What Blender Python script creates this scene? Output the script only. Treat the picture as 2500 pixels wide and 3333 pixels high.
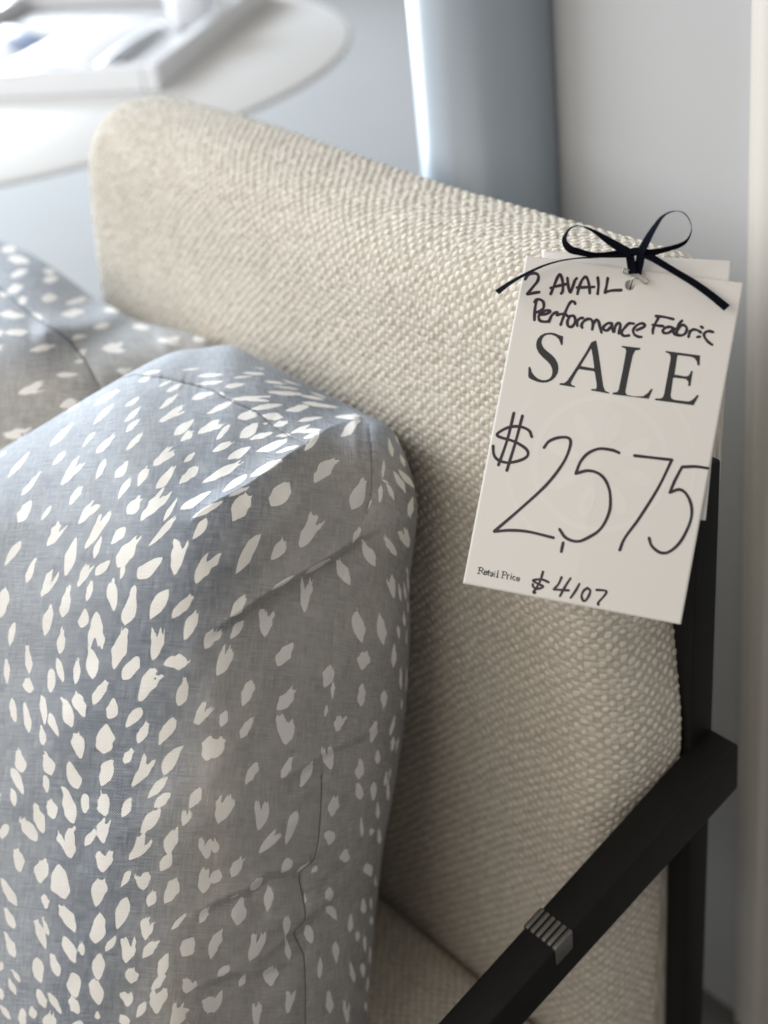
import bpy, bmesh, math, random
import numpy as np
from math import radians, sin, cos, pi, sqrt

# ---------------------------------------------------------------- camera, world, lights, exposure
for o in list(bpy.data.objects):
    bpy.data.objects.remove(o)
scene = bpy.context.scene
C = scene.collection

PITCH, ROLL, FPX = radians(29), radians(6.5), 5008.0      # tilt down, roll, focal length in photo pixels
CX, CY = 1250.0, 1666.5
CAM = np.array([0, 0, 1.2])
_f = np.array([0, cos(PITCH), -sin(PITCH)])
_u0 = np.array([0, sin(PITCH), cos(PITCH)])
_r0 = np.array([1.0, 0, 0])
_R = cos(ROLL) * _r0 - sin(ROLL) * _u0
_U = sin(ROLL) * _r0 + cos(ROLL) * _u0

cd = bpy.data.cameras.new('camera')
cam = bpy.data.objects.new('camera', cd)
C.objects.link(cam)
from mathutils import Matrix, Vector
cam.matrix_world = Matrix(((_R[0], _U[0], -_f[0], CAM[0]), (_R[1], _U[1], -_f[1], CAM[1]),
                           (_R[2], _U[2], -_f[2], CAM[2]), (0, 0, 0, 1)))
cd.sensor_fit = 'VERTICAL'
cd.sensor_height = 36
cd.sensor_width = 27
cd.lens = FPX / 3333 * 36
cd.clip_start = 0.02
cd.clip_end = 60
cd.dof.use_dof = True
cd.dof.focus_distance = 0.94
cd.dof.aperture_fstop = 3.8
scene.camera = cam

world = bpy.data.worlds.new('World')
scene.world = world
world.use_nodes = True
bg = world.node_tree.nodes['Background']
bg.inputs['Color'].default_value = (1.0, 0.94, 0.87, 1)
bg.inputs['Strength'].default_value = 0.335


def area_lamp(name, loc, target, sx, sy, power, col):
    d = bpy.data.lights.new(name, 'AREA')
    d.shape = 'RECTANGLE'
    d.size, d.size_y = sx, sy
    d.energy = power
    d.color = col
    o = bpy.data.objects.new(name, d)
    C.objects.link(o)
    o.location = loc
    o.rotation_euler = (Vector(target) - Vector(loc)).to_track_quat('-Z', 'Y').to_euler()
    return o


area_lamp('window_light', (-2.2, 1.35, 2.15), (0.0, 1.1, 0.7), 2.1, 1.9, 50, (0.94, 0.97, 1.0))
area_lamp('far_window_light', (-2.4, 6.4, 2.3), (-0.2, 1.6, 0.74), 2.4, 1.9, 640, (0.82, 0.91, 1.0))
area_lamp('column_strip_fill', (-3.9, 4.6, 1.9), (0.0, 1.5, 0.8), 1.5, 1.7, 260, (0.74, 0.87, 1.0))  # added lamp, not a window: widens the bright strip on the column
area_lamp('warm_fill_light', (-1.5, -0.75, 1.9), (0.15, 0.9, 0.7), 2.2, 1.5, 25, (1.0, 0.93, 0.84))  # added warm fill at front left, no real lamp: lifts tag and wall

vs = scene.view_settings
vs.view_transform = 'Standard'
try:
    vs.look = 'None'
except Exception:
    pass
vs.exposure = -0.02
vs.gamma = 1.0
vs.use_curve_mapping = False
scene.cycles.use_denoising = True
scene.cycles.max_bounces = 8
scene.cycles.diffuse_bounces = 5

# ---------------------------------------------------------------- helpers
D = 1.507            # photo pixels per pixel of the enlarged view the outlines were read from


def ray(x, y):
    x = np.asarray(x, float); y = np.asarray(y, float)
    return _f + ((x - CX) / FPX)[..., None] * _R + ((CY - y) / FPX)[..., None] * _U


def at(x, y, d):
    return CAM + np.asarray(d, float)[..., None] * ray(x, y)


def hit(x, y, p0, n):
    r = ray(x, y)
    return CAM + r * (((p0 - CAM) @ n) / (r @ n))[..., None]


def tag(o, label=None, cat=None, group=None, kind=None):
    if label: o['label'] = label
    if cat: o['category'] = cat
    if group: o['group'] = group
    if kind: o['kind'] = kind
    return o


def empty(name, loc):
    o = bpy.data.objects.new(name, None)
    o.empty_display_size = 0.05
    C.objects.link(o)
    o.location = [float(v) for v in loc]
    return o


def link(name, me, mat, parent=None, smooth=True):
    o = bpy.data.objects.new(name, me)
    C.objects.link(o)
    if mat is not None:
        for m in (mat if isinstance(mat, (list, tuple)) else [mat]):
            me.materials.append(m)
    if smooth and len(me.polygons):
        me.polygons.foreach_set('use_smooth', np.ones(len(me.polygons), bool))
    if parent is not None:
        o.parent = parent
        o.matrix_parent_inverse = Matrix.Translation(-Vector(parent.location))
    return o


def np_mesh(name, verts, quads):
    """big mesh from arrays; quads is (n,4)"""
    verts = np.asarray(verts, np.float32); quads = np.asarray(quads, np.int32)
    me = bpy.data.meshes.new(name)
    me.vertices.add(len(verts)); me.vertices.foreach_set('co', verts.ravel())
    k = quads.shape[1]
    me.loops.add(quads.size); me.loops.foreach_set('vertex_index', quads.ravel())
    me.polygons.add(len(quads))
    me.polygons.foreach_set('loop_start', np.arange(0, quads.size, k, dtype=np.int32))
    try:
        me.polygons.foreach_set('loop_total', np.full(len(quads), k, np.int32))
    except Exception:
        pass
    me.update(calc_edges=True)
    me.validate()
    return me


def attr(me, name, arr):
    arr = np.asarray(arr, np.float32)
    if arr.ndim == 1:
        a = me.attributes.new(name, 'FLOAT', 'POINT'); a.data.foreach_set('value', arr)
    else:
        a = me.attributes.new(name, 'FLOAT_VECTOR', 'POINT'); a.data.foreach_set('vector', arr.ravel())


def grid_quads(nr, nc, wrap_c=False, flip=False):
    r = np.arange(nr - 1)[:, None]; c = np.arange(nc if wrap_c else nc - 1)[None, :]
    a = r * nc + c; b = r * nc + (c + 1) % nc
    q = np.stack([a, b, b + nc, a + nc], -1).reshape(-1, 4)
    return q[:, ::-1] if flip else q


def bm_obj(name, bm, mat, parent=None, smooth=False):
    me = bpy.data.meshes.new(name)
    bmesh.ops.recalc_face_normals(bm, faces=bm.faces)
    bm.to_mesh(me); bm.free()
    return link(name, me, mat, parent, smooth)


def bm_box(bm, corners, bevel=0.0, seg=2):
    """box from its eight corners: 4 of one end, then 4 of the other"""
    n0 = set(bm.faces)
    v = [bm.verts.new([float(x) for x in c]) for c in corners]
    fs = [(0, 1, 2, 3), (7, 6, 5, 4), (0, 4, 5, 1), (1, 5, 6, 2), (2, 6, 7, 3), (3, 7, 4, 0)]
    ff = [bm.faces.new([v[i] for i in f]) for f in fs]
    if bevel:
        es_ = list({e for f in ff for e in f.edges})
        bmesh.ops.bevel(bm, geom=es_, offset=bevel, segments=seg, affect='EDGES', profile=0.5)


def lathe(name, prof, center, mat, parent=None, n=96):
    """profile of (r, z) turned round a vertical axis through center"""
    th = np.linspace(0, 2 * pi, n, endpoint=False)
    P = np.array(prof)
    V = np.stack([P[:, 0:1] * np.cos(th) + center[0], P[:, 0:1] * np.sin(th) + center[1],
                  np.repeat(P[:, 1:2], n, 1) + center[2]], -1).reshape(-1, 3)
    return link(name, np_mesh(name, V, grid_quads(len(P), n, True)), mat, parent)


def tube(path, r, seg=10):
    """verts, quads of a round tube along a polyline"""
    P = np.asarray(path, float); n = len(P)
    T = np.gradient(P, axis=0); T /= np.linalg.norm(T, axis=1)[:, None]
    N = np.cross(T[0], [0.3, 0.5, 0.81]); N /= np.linalg.norm(N)
    V = []
    for i in range(n):
        N = N - T[i] * (N @ T[i]); N /= np.linalg.norm(N)
        B = np.cross(T[i], N)
        a = np.linspace(0, 2 * pi, seg, endpoint=False)
        rr = r[i] if hasattr(r, '__len__') else r
        V.append(P[i] + rr * (np.cos(a)[:, None] * N + np.sin(a)[:, None] * B))
    return np.concatenate(V), grid_quads(n, seg, True)


def smooth_path(pts, per=8, closed=False):
    """Catmull-Rom through the points"""
    P = np.asarray(pts, float)
    if len(P) < 3:
        t = np.linspace(0, 1, per + 1)[:, None]
        return P[0] * (1 - t) + P[-1] * t
    Q = np.vstack([2 * P[0] - P[1], P, 2 * P[-1] - P[-2]])
    out = []
    for i in range(1, len(Q) - 2):
        p0, p1, p2, p3 = Q[i - 1], Q[i], Q[i + 1], Q[i + 2]
        for t in np.linspace(0, 1, per, endpoint=False):
            out.append(0.5 * ((2 * p1) + (-p0 + p2) * t + (2 * p0 - 5 * p1 + 4 * p2 - p3) * t * t + (-p0 + 3 * p1 - 3 * p2 + p3) * t ** 3))
    out.append(P[-1])
    return np.array(out)


def sstep(a, b, x):
    t = np.clip((x - a) / (b - a), 0, 1)
    return t * t * (3 - 2 * t)


def poly_dist(x, y, line):
    """distance to a polyline, signed (positive on its right-hand side in image axes), and position along it 0..1"""
    L = np.asarray(line, float)
    best = np.full(x.shape, 1e9); sgn = np.ones(x.shape); pos = np.zeros(x.shape)
    seg = np.linalg.norm(np.diff(L, axis=0), axis=1); cum = np.r_[0, np.cumsum(seg)]
    for i in range(len(L) - 1):
        a, b = L[i], L[i + 1]; d = b - a; l2 = d @ d
        t = np.clip(((x - a[0]) * d[0] + (y - a[1]) * d[1]) / l2, 0, 1)
        px, py = x - a[0] - t * d[0], y - a[1] - t * d[1]
        dd = np.hypot(px, py); m = dd < best
        best = np.where(m, dd, best)
        sgn = np.where(m, np.sign(d[0] * (y - a[1]) - d[1] * (x - a[0])), sgn)
        pos = np.where(m, (cum[i] + t * seg[i]) / cum[-1], pos)
    return best, sgn, pos


def noise2(x, y, seed=0):
    """cheap smooth value noise in numpy, about -1..1"""
    xi, yi = np.floor(x), np.floor(y)
    fx, fy = x - xi, y - yi
    fx = fx * fx * (3 - 2 * fx); fy = fy * fy * (3 - 2 * fy)

    def h(i, j):
        v = np.sin(i * 127.1 + j * 311.7 + seed * 74.7) * 43758.5453
        return (v - np.floor(v)) * 2 - 1
    return (h(xi, yi) * (1 - fx) + h(xi + 1, yi) * fx) * (1 - fy) + (h(xi, yi + 1) * (1 - fx) + h(xi + 1, yi + 1) * fx) * fy


def hash2(i, j, seed):
    v = np.sin(i * 12.9898 + j * 78.233 + seed * 37.719) * 43758.5453
    return v - np.floor(v)


class TPS:
    """thin plate spline through (x, y, value)"""
    def __init__(self, pts, reg=0.0):
        P = np.asarray(pts, float); self.c = P[:, :2] / 1000; n = len(P)
        d = np.linalg.norm(self.c[:, None] - self.c[None], axis=2)
        K = self.k(d) + reg * np.eye(n)
        A = np.zeros((n + 3, n + 3)); A[:n, :n] = K
        Q = np.c_[np.ones(n), self.c]; A[:n, n:] = Q; A[n:, :n] = Q.T
        self.w = np.linalg.solve(A, np.r_[P[:, 2], 0, 0, 0])

    @staticmethod
    def k(d):
        return np.where(d > 0, d * d * np.log(np.maximum(d, 1e-9)), 0)

    def __call__(self, x, y):
        x = x / 1000; y = y / 1000; s = self.w[-3] + self.w[-2] * x + self.w[-1] * y
        for (cx, cy), w in zip(self.c, self.w[:-3]):
            s = s + w * self.k(np.hypot(x - cx, y - cy))
        return s


# ---------------------------------------------------------------- materials
class NT:
    def __init__(self, name):
        self.m = bpy.data.materials.new(name); self.m.use_nodes = True
        self.t = self.m.node_tree; self.b = self.t.nodes['Principled BSDF']

    def n(self, typ, **kw):
        nd = self.t.nodes.new(typ)
        for k, v in kw.items():
            if k in ('operation', 'data_type', 'blend_type', 'attribute_name', 'wave_type', 'bands_direction', 'interpolation_type', 'noise_dimensions', 'feature', 'distance', 'normalize'):
                setattr(nd, k, v)
            else:
                nd.inputs[k.replace('_', ' ')].default_value = v
        return nd

    def l(self, a, b):
        self.t.links.new(a, b)

    def math(self, op, a, b=None, c=None, clamp=False):
        nd = self.t.nodes.new('ShaderNodeMath'); nd.operation = op; nd.use_clamp = clamp
        for i, v in enumerate((a, b, c)):
            if v is None: continue
            if isinstance(v, (int, float)): nd.inputs[i].default_value = v
            else: self.l(v, nd.inputs[i])
        return nd.outputs[0]

    def mix(self, fac, a, b, blend='MIX'):
        nd = self.t.nodes.new('ShaderNodeMix'); nd.data_type = 'RGBA'; nd.blend_type = blend
        for i, v in ((0, fac), (6, a), (7, b)):
            if isinstance(v, (int, float)): nd.inputs[i].default_value = v
            elif isinstance(v, (tuple, list)): nd.inputs[i].default_value = tuple(v) + ((1,) if len(v) == 3 else ())
            else: self.l(v, nd.inputs[i])
        return nd.outputs[2]

    def ramp(self, val, lo, hi):
        nd = self.t.nodes.new('ShaderNodeMapRange'); nd.interpolation_type = 'SMOOTHSTEP'
        nd.inputs[1].default_value = lo; nd.inputs[2].default_value = hi
        self.l(val, nd.inputs[0]); return nd.outputs[0]

    def obj_noise(self, scale, detail=2.0, rough=0.5, vec=None):
        tc = vec
        if tc is None:
            tc = self.t.nodes.new('ShaderNodeTexCoord').outputs['Object']
        nd = self.t.nodes.new('ShaderNodeTexNoise'); self.l(tc, nd.inputs['Vector'])
        nd.inputs['Scale'].default_value = scale; nd.inputs['Detail'].default_value = detail; nd.inputs['Roughness'].default_value = rough
        return nd.outputs['Fac']

    def bump(self, h, strength, dist, prev=None):
        nd = self.t.nodes.new('ShaderNodeBump'); nd.inputs['Strength'].default_value = strength; nd.inputs['Distance'].default_value = dist
        self.l(h, nd.inputs['Height'])
        if prev is not None: self.l(prev, nd.inputs['Normal'])
        return nd.outputs[0]


def simple_mat(name, col, rough=0.5, spec=0.5, metal=0.0, var=0.06, scale=30, bump=0.0, bscale=300, sheen=0.0):
    t = NT(name)
    nz = t.obj_noise(scale, 3)
    c2 = tuple(max(0, c * (1 - var)) for c in col); c1 = tuple(min(1, c * (1 + var)) for c in col)
    t.l(t.mix(nz, c2, c1), t.b.inputs['Base Color'])
    t.b.inputs['Roughness'].default_value = rough
    t.b.inputs['Specular IOR Level'].default_value = spec
    t.b.inputs['Metallic'].default_value = metal
    if sheen:
        t.b.inputs['Sheen Weight'].default_value = sheen
    if bump:
        t.l(t.bump(t.obj_noise(bscale, 4, 0.6), bump, 0.001), t.b.inputs['Normal'])
    return t.m


def weave_mat():
    t = NT('cream_basket_weave')
    a = t.n('ShaderNodeAttribute', attribute_name='yarn_gap')
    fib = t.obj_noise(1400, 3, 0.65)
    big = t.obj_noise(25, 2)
    base = t.mix(a.outputs['Fac'], (0.45, 0.405, 0.335), (0.84, 0.775, 0.675))  # low end: darker weft plus the shade painted into gaps
    base = t.mix(t.math('MULTIPLY', big, 0.25), base, (0.62, 0.59, 0.52))
    base = t.mix(t.ramp(fib, 0.62, 0.75), base, (0.82, 0.78, 0.70))
    t.l(base, t.b.inputs['Base Color'])
    t.b.inputs['Roughness'].default_value = 1.0
    t.b.inputs['Specular IOR Level'].default_value = 0.05
    t.b.inputs['Sheen Weight'].default_value = 0.12
    t.l(t.bump(fib, 0.8, 0.0009), t.b.inputs['Normal'])
    return t.m


def spotted_mat():
    t = NT('spotted_linen')
    spot = t.n('ShaderNodeAttribute', attribute_name='spot').outputs['Fac']
    wash = t.n('ShaderNodeAttribute', attribute_name='wash').outputs['Fac']
    cool = t.n('ShaderNodeAttribute', attribute_name='cool').outputs['Fac']
    uvw = t.n('ShaderNodeAttribute', attribute_name='cloth').outputs['Vector']
    sep = t.n('ShaderNodeSeparateXYZ'); t.l(uvw, sep.inputs[0])
    # slubby plain weave: threads of uneven thickness in both directions
    def thread(axis, other, freq):
        mp = t.n('ShaderNodeMapping'); t.l(uvw, mp.inputs['Vector'])
        sc = [freq, freq, freq]; sc[other] = freq * 0.10
        mp.inputs['Scale'].default_value = sc
        nz = t.n('ShaderNodeTexNoise'); t.l(mp.outputs[0], nz.inputs['Vector'])
        nz.inputs['Scale'].default_value = 1.0; nz.inputs['Detail'].default_value = 2.0
        return nz.outputs['Fac']
    ta = thread(0, 1, 900); tb = thread(1, 0, 900)
    tc = thread(0, 1, 260); td = thread(1, 0, 260)
    wv = t.math('MULTIPLY', t.math('SINE', t.math('MULTIPLY', sep.outputs[0], 2 * pi / 0.0016)),
                t.math('SINE', t.math('MULTIPLY', sep.outputs[1], 2 * pi / 0.0016)))
    thr = t.math('ADD', t.math('ADD', ta, tb), t.math('MULTIPLY', t.math('ADD', tc, td), 0.24))   # about 1.6
    thr = t.math('ADD', thr, t.math('MULTIPLY', wv, 0.42))
    mott = t.obj_noise(60, 4, 0.65)
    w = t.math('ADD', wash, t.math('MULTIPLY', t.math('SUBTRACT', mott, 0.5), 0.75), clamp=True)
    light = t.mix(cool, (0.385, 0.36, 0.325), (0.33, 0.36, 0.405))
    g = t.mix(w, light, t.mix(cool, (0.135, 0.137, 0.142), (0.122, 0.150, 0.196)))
    k = t.ramp(thr, 0.65, 1.85)
    g = t.mix(t.math('MULTIPLY', k, 0.62), g, t.mix(0.55, g, (0.80, 0.80, 0.78)))
    g = t.mix(t.math('MULTIPLY', t.math('SUBTRACT', 1.0, k), 0.55), g, t.mix(0.5, g, (0.05, 0.055, 0.07)))
    fine = t.obj_noise(700, 2, 0.6)
    ink = t.ramp(t.math('ADD', spot, t.math('MULTIPLY', t.math('SUBTRACT', fine, 0.5), 5.0)), -1.2, 1.2)
    white = t.mix(t.math('MULTIPLY', k, 0.6), (0.76, 0.735, 0.69), (0.87, 0.85, 0.81))
    t.l(t.mix(ink, g, white), t.b.inputs['Base Color'])
    t.b.inputs['Roughness'].default_value = 0.8
    t.b.inputs['Specular IOR Level'].default_value = 0.2
    t.b.inputs['Sheen Weight'].default_value = 0.08
    t.l(t.bump(thr, 0.45, 0.0006), t.b.inputs['Normal'])
    return t.m


def paper_mat(name, col):
    t = NT(name)
    nz = t.obj_noise(900, 3, 0.6); big = t.obj_noise(14, 2)
    c = t.mix(nz, tuple(v * 0.97 for v in col), tuple(min(1, v * 1.02) for v in col))
    c = t.mix(t.math('MULTIPLY', big, 0.3), c, tuple(v * 0.95 for v in col))
    t.l(c, t.b.inputs['Base Color'])
    t.b.inputs['Roughness'].default_value = 0.55
    t.b.inputs['Specular IOR Level'].default_value = 0.35
    t.l(t.bump(nz, 0.08, 0.0004), t.b.inputs['Normal'])
    return t.m


def page_mat():
    t = NT('printed_pages')
    nz = t.obj_noise(7, 1)
    t.l(t.mix(t.ramp(nz, 0.60, 0.62), (0.84, 0.85, 0.86), (0.16, 0.22, 0.36)), t.b.inputs['Base Color'])
    t.b.inputs['Roughness'].default_value = 0.3
    return t.m


M = dict(
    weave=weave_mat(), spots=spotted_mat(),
    paper=paper_mat('tag_paper', (0.755, 0.728, 0.692)), paper_b=paper_mat('back_tag_paper', (0.77, 0.75, 0.725)),
    ink=simple_mat('marker_ink', (0.022, 0.016, 0.024), 0.45, 0.4, var=0.25, scale=200),
    print=simple_mat('printing_ink', (0.035, 0.036, 0.038), 0.6, 0.3, var=0.1, scale=400),
    faint=simple_mat('faint_varnish', (0.763, 0.737, 0.701), 0.5, 0.4, var=0.02),
    satin=simple_mat('black_satin', (0.008, 0.009, 0.014), 0.9, 0.0, var=0.3, scale=500, bump=0.2, bscale=1500),
    wire=simple_mat('nickel_wire', (0.36, 0.345, 0.32), 0.28, 0.5, metal=1.0, var=0.1, scale=200),
    frame=simple_mat('black_lacquer', (0.008, 0.0075, 0.007), 0.55, 0.2, var=0.3, scale=60, bump=0.1, bscale=200),
    ferrule=simple_mat('aged_metal', (0.17, 0.163, 0.15), 0.45, 0.4, metal=0.8, var=0.25, scale=150),
    wall=simple_mat('grey_wall_paint', (0.585, 0.60, 0.62), 0.6, 0.3, var=0.03, scale=4, bump=0.1, bscale=180),
    column=simple_mat('grey_gloss_paint', (0.27, 0.315, 0.36), 0.30, 0.5, var=0.04, scale=4, bump=0.05, bscale=120),
    floor=simple_mat('grey_floor', (0.20, 0.197, 0.192), 0.8, 0.1, var=0.05, scale=3),
    trim=simple_mat('cream_trim_paint', (0.78, 0.745, 0.69), 0.4, 0.5, var=0.03, scale=20),
    table=simple_mat('white_lacquer', (0.84, 0.84, 0.83), 0.4, 0.5, var=0.02, scale=6),
    steel=simple_mat('brushed_metal', (0.45, 0.45, 0.46), 0.35, 0.5, metal=0.8, var=0.08, scale=40),
    traybase=simple_mat('grey_brown_tray', (0.27, 0.255, 0.25), 0.45, 0.5, var=0.1, scale=20),
    page=page_mat(),
    china=simple_mat('white_china', (0.82, 0.83, 0.85), 0.12, 0.5, var=0.02, scale=10),
    thread=simple_mat('seam_thread', (0.15, 0.155, 0.17), 0.8, 0.2, var=0.3, scale=900),
)

# ---------------------------------------------------------------- frame of the chair
ES = np.array([-0.568, 0.823, 0.0]); ES /= np.linalg.norm(ES)     # along the back, towards its far end
EN = np.array([-ES[1], ES[0], 0.0])                               # the way the chair faces
Z = np.array([0, 0, 1.0])
REC = radians(4)
UP = Z * cos(REC) - EN * sin(REC)
NB = EN * cos(REC) + Z * sin(REC)
T0 = at(1490 * D, 560 * D, 0.93)
O = T0 + NB * 0.08                                                # top of the back's front face, near end

# ---------------------------------------------------------------- setting
def sheet(name, pts, mat, kind='structure'):
    bm = bmesh.new()
    bm.faces.new([bm.verts.new([float(c) for c in p]) for p in pts])
    o = bm_obj(name, bm, mat)
    return tag(o, kind=kind)


fl = sheet('floor', [(-9, -3, 0), (9, -3, 0), (9, 12, 0), (-9, 12, 0)], M['floor'])

W0 = np.array([0.27, 1.10, 0.0])
COLR = 0.0575
bm = bmesh.new()
a, b = W0 + ES * 0.225, W0 - ES * 2.6
th = -EN * 0.14
bm_box(bm, [a, b, b + th, a + th, a + Z * 2.6, b + Z * 2.6, b + th + Z * 2.6, a + th + Z * 2.6])
tag(bm_obj('wall', bm, M['wall']), kind='structure')

cc = W0 + ES * 0.212 + EN * 0.036
col = lathe('column', [(0, 0), (COLR + 0.012, 0), (COLR + 0.012, 0.08), (COLR, 0.1), (COLR, 2.6), (0, 2.6)], cc, M['column'], n=128)
tag(col, 'round blue grey column catching window light on its left side behind the chair', 'column')

# door trim on the wall at the right
e = empty('door_trim', W0 - ES * 0.06)
for nm, s0, s1, pr in (('casing_board', -0.041, -0.14, 0.012), ('casing_bead', -0.056, -0.076, 0.022)):
    bm = bmesh.new()
    p = lambda s, q, z: W0 + ES * s + EN * q + Z * z
    bm_box(bm, [p(s0, 0.001, 0.0), p(s1, 0.001, 0.0), p(s1, pr, 0.0), p(s0, pr, 0.0),
                p(s0, 0.001, 2.3), p(s1, 0.001, 2.3), p(s1, pr, 2.3), p(s0, pr, 2.3)], 0.004, 3)
    bm_obj(nm, bm, M['trim'], e, True)
tag(e, 'cream painted upright door trim on the grey wall at the right edge', 'door trim')

# ---------------------------------------------------------------- round table with a tray
tc_ = np.array([-0.598, 2.279, 0.0])
e = empty('round_table', tc_)
RT = 0.629
lathe('tabletop', [(0.0, 0.735), (RT - 0.004, 0.735), (RT - 0.001, 0.733), (RT, 0.730), (RT - 0.002, 0.727), (RT - 0.05, 0.715), (RT - 0.12, 0.70), (0.0, 0.70)], tc_, M['table'], e, 160)
lathe('pedestal', [(0.0, 0.70), (0.10, 0.70), (0.05, 0.66), (0.04, 0.40), (0.045, 0.10), (0.07, 0.03), (0.0, 0.03)], tc_, M['table'], e, 64)
lathe('foot_plate', [(0.0, 0.03), (0.27, 0.028), (0.285, 0.015), (0.285, 0.0), (0.0, 0.0)], tc_, M['table'], e, 96)
tag(e, 'round white glossy table blurred behind the far end of the chair back', 'table')

tz = 0.736
t0 = np.array([-0.2264, 2.023, tz])
d1 = np.array([0.25, 0.968, 0.0]); d1 /= np.linalg.norm(d1)
d2 = np.array([-d1[1], d1[0], 0.0])
e = empty('serving_tray', t0 + d1 * 0.25 + d2 * 0.2)
TL_, TW_ = 0.58, 0.44
def tray_box(nm, a0, a1, b0, b1, z0, z1, mat, bev=0.003):
    bm = bmesh.new()
    q = lambda a, b, z: t0 + d1 * a + d2 * b + Z * z
    bm_box(bm, [q(a0, b0, z0), q(a1, b0, z0), q(a1, b1, z0), q(a0, b1, z0), q(a0, b0, z1), q(a1, b0, z1), q(a1, b1, z1), q(a0, b1, z1)], bev, 2)
    bm_obj(nm, bm, mat, e)
tray_box('tray_base', 0.022, TL_ - 0.022, 0.022, TW_ - 0.022, 0.0, 0.008, M['traybase'], 0.001)
tray_box('rim', 0, TL_, 0, 0.02, 0, 0.034, M['china'])
tray_box('rim', 0, TL_, TW_ - 0.02, TW_, 0, 0.034, M['china'])
tray_box('rim', 0, 0.02, 0.0205, TW_ - 0.0205, 0, 0.034, M['china'])
tray_box('rim', TL_ - 0.02, TL_, 0.0205, TW_ - 0.0205, 0, 0.034, M['china'])
tag(e, 'grey brown tray with raised white rims on the round white table', 'tray')

# open magazine: two arched pages with blue pictures printed on them
mag = empty('magazine', t0 + d1 * 0.27 + d2 * 0.27 + Z * 0.009)
mg = lambda a, b, z: t0 + d1 * (0.06 + a) + d2 * (0.11 + b) + Z * (0.009 + z)
def page_z(b, w):
    return 0.004 + 0.016 * np.sin(np.clip(b / w, 0, 1) * pi * 0.9) ** 0.8
for sgn in (0, 1):
    n_a, n_b = 24, 30
    A_, B_ = np.meshgrid(np.linspace(0, 0.29, n_a), np.linspace(0, 0.155, n_b), indexing='ij')
    zz = page_z(B_, 0.155) + 0.004 * np.sin(A_ * 14 + sgn)
    bb = 0.155 - B_ if sgn == 0 else 0.156 + B_
    top = mg(A_[..., None], bb[..., None], zz[..., None])
    bot = mg(A_[..., None], bb[..., None], (zz * 0 + 0.0)[..., None])
    V = np.vstack([top.reshape(-1, 3), bot.reshape(-1, 3)])
    q = grid_quads(n_a, n_b); k = n_a * n_b
    rim = np.r_[np.arange(n_b), np.arange(1, n_a) * n_b + n_b - 1, (n_a - 1) * n_b + np.arange(n_b - 2, -1, -1), np.arange(n_a - 2, 0, -1) * n_b]
    q2 = np.stack([rim, np.roll(rim, -1), np.roll(rim, -1) + k, rim + k], -1)
    link('page', np_mesh('page', V, np.vstack([q, q[:, ::-1] + k, q2])), M['page'], mag)
tag(mag, 'open magazine with bright white pages on the tray, cut by the photo edge', 'magazine')
cupp = [(0.0, 0.0), (0.028, 0.0), (0.032, 0.006), (0.038, 0.04), (0.04, 0.07), (0.0375, 0.071), (0.0355, 0.04), (0.028, 0.008), (0.0, 0.007)]
o = lathe('cup', cupp, t0 + d1 * 0.36 + d2 * 0.065 + Z * 0.008, M['china'], n=64)
tag(o, 'small white china cup on the tray beside the open magazine', 'cup')

# ---------------------------------------------------------------- armchair
chair = empty('armchair', O - Z * O[2] + ES * 0.33 + EN * 0.2)
tag(chair, 'black framed armchair upholstered in cream chunky basket weave', 'armchair')
BL, BW, BT, BH = 0.668, 0.13, 0.065, 0.70         # length, thickness, top radius, height of the back cushion
S0 = -0.011
CELL = 0.0045


def weave_height(u, v):
    """height (m) of a chunky staggered weave at cloth position u, v (m), and a 0..1 yarn tone"""
    u = u + 0.0012 * noise2(u / 0.02, v / 0.05, 3) + 0.0007 * noise2(u / 0.006, v / 0.006, 4)
    v = v + 0.0012 * noise2(u / 0.05, v / 0.02, 5) + 0.0007 * noise2(u / 0.006, v / 0.006, 6)
    a, b = u / CELL, v / (CELL * 0.90)
    i, j = np.floor(a), np.floor(b)
    fu, fv = a - i - 0.5, b - j - 0.5
    par = np.mod(i + j, 2)
    jn = j + np.where(par == 0, 0, np.where(fv >= 0, 1, -1))      # cell that owns the nearest warp float
    gv = np.where(par == 0, fv, fv - np.sign(fv + 1e-9))
    r1, r2, r3 = hash2(i, jn, 1), hash2(i, jn, 2), hash2(i, jn, 7)
    r5 = hash2(i, jn, 13)
    x = (fu + (r2 - 0.5) * 0.22 + (r5 - 0.5) * 0.35 * gv) / (0.47 + 0.12 * r3)
    y = (gv + (r3 - 0.5) * 0.26 + 0.10 * fu) / (0.46 + 0.16 * r5)
    q = np.clip(1 - np.abs(x) ** 2.6 - np.abs(y) ** 2.6, 0, 1)
    warp = (0.50 + 0.72 * r1) * q ** 0.55
    r4, r6 = hash2(i, j, 9), hash2(i, j, 15)
    weft = np.where(par == 1, (0.10 + 0.32 * r4) * np.sqrt(np.clip(1 - np.abs((fv + 0.3 * (r6 - 0.5)) * 2.8) ** 2.2, 0, 1)) * np.clip(1 - np.abs(fu * 1.7) ** 4, 0, 1), 0)
    up = warp >= weft
    h = np.maximum(warp, weft)
    tone = np.where(up & (q > 0.02), 0.62 + 0.38 * hash2(i, jn, 11), 0.05 + 0.45 * r4 * (weft > 0))  # weft threads darker; gaps get the darkest tone, painting in their shade
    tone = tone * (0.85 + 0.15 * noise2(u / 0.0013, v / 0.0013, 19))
    h = h + 0.12 * noise2(u / 0.0011, v / 0.0015, 8)
    return 0.0011 * h, np.clip(tone, 0, 1)


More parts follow.
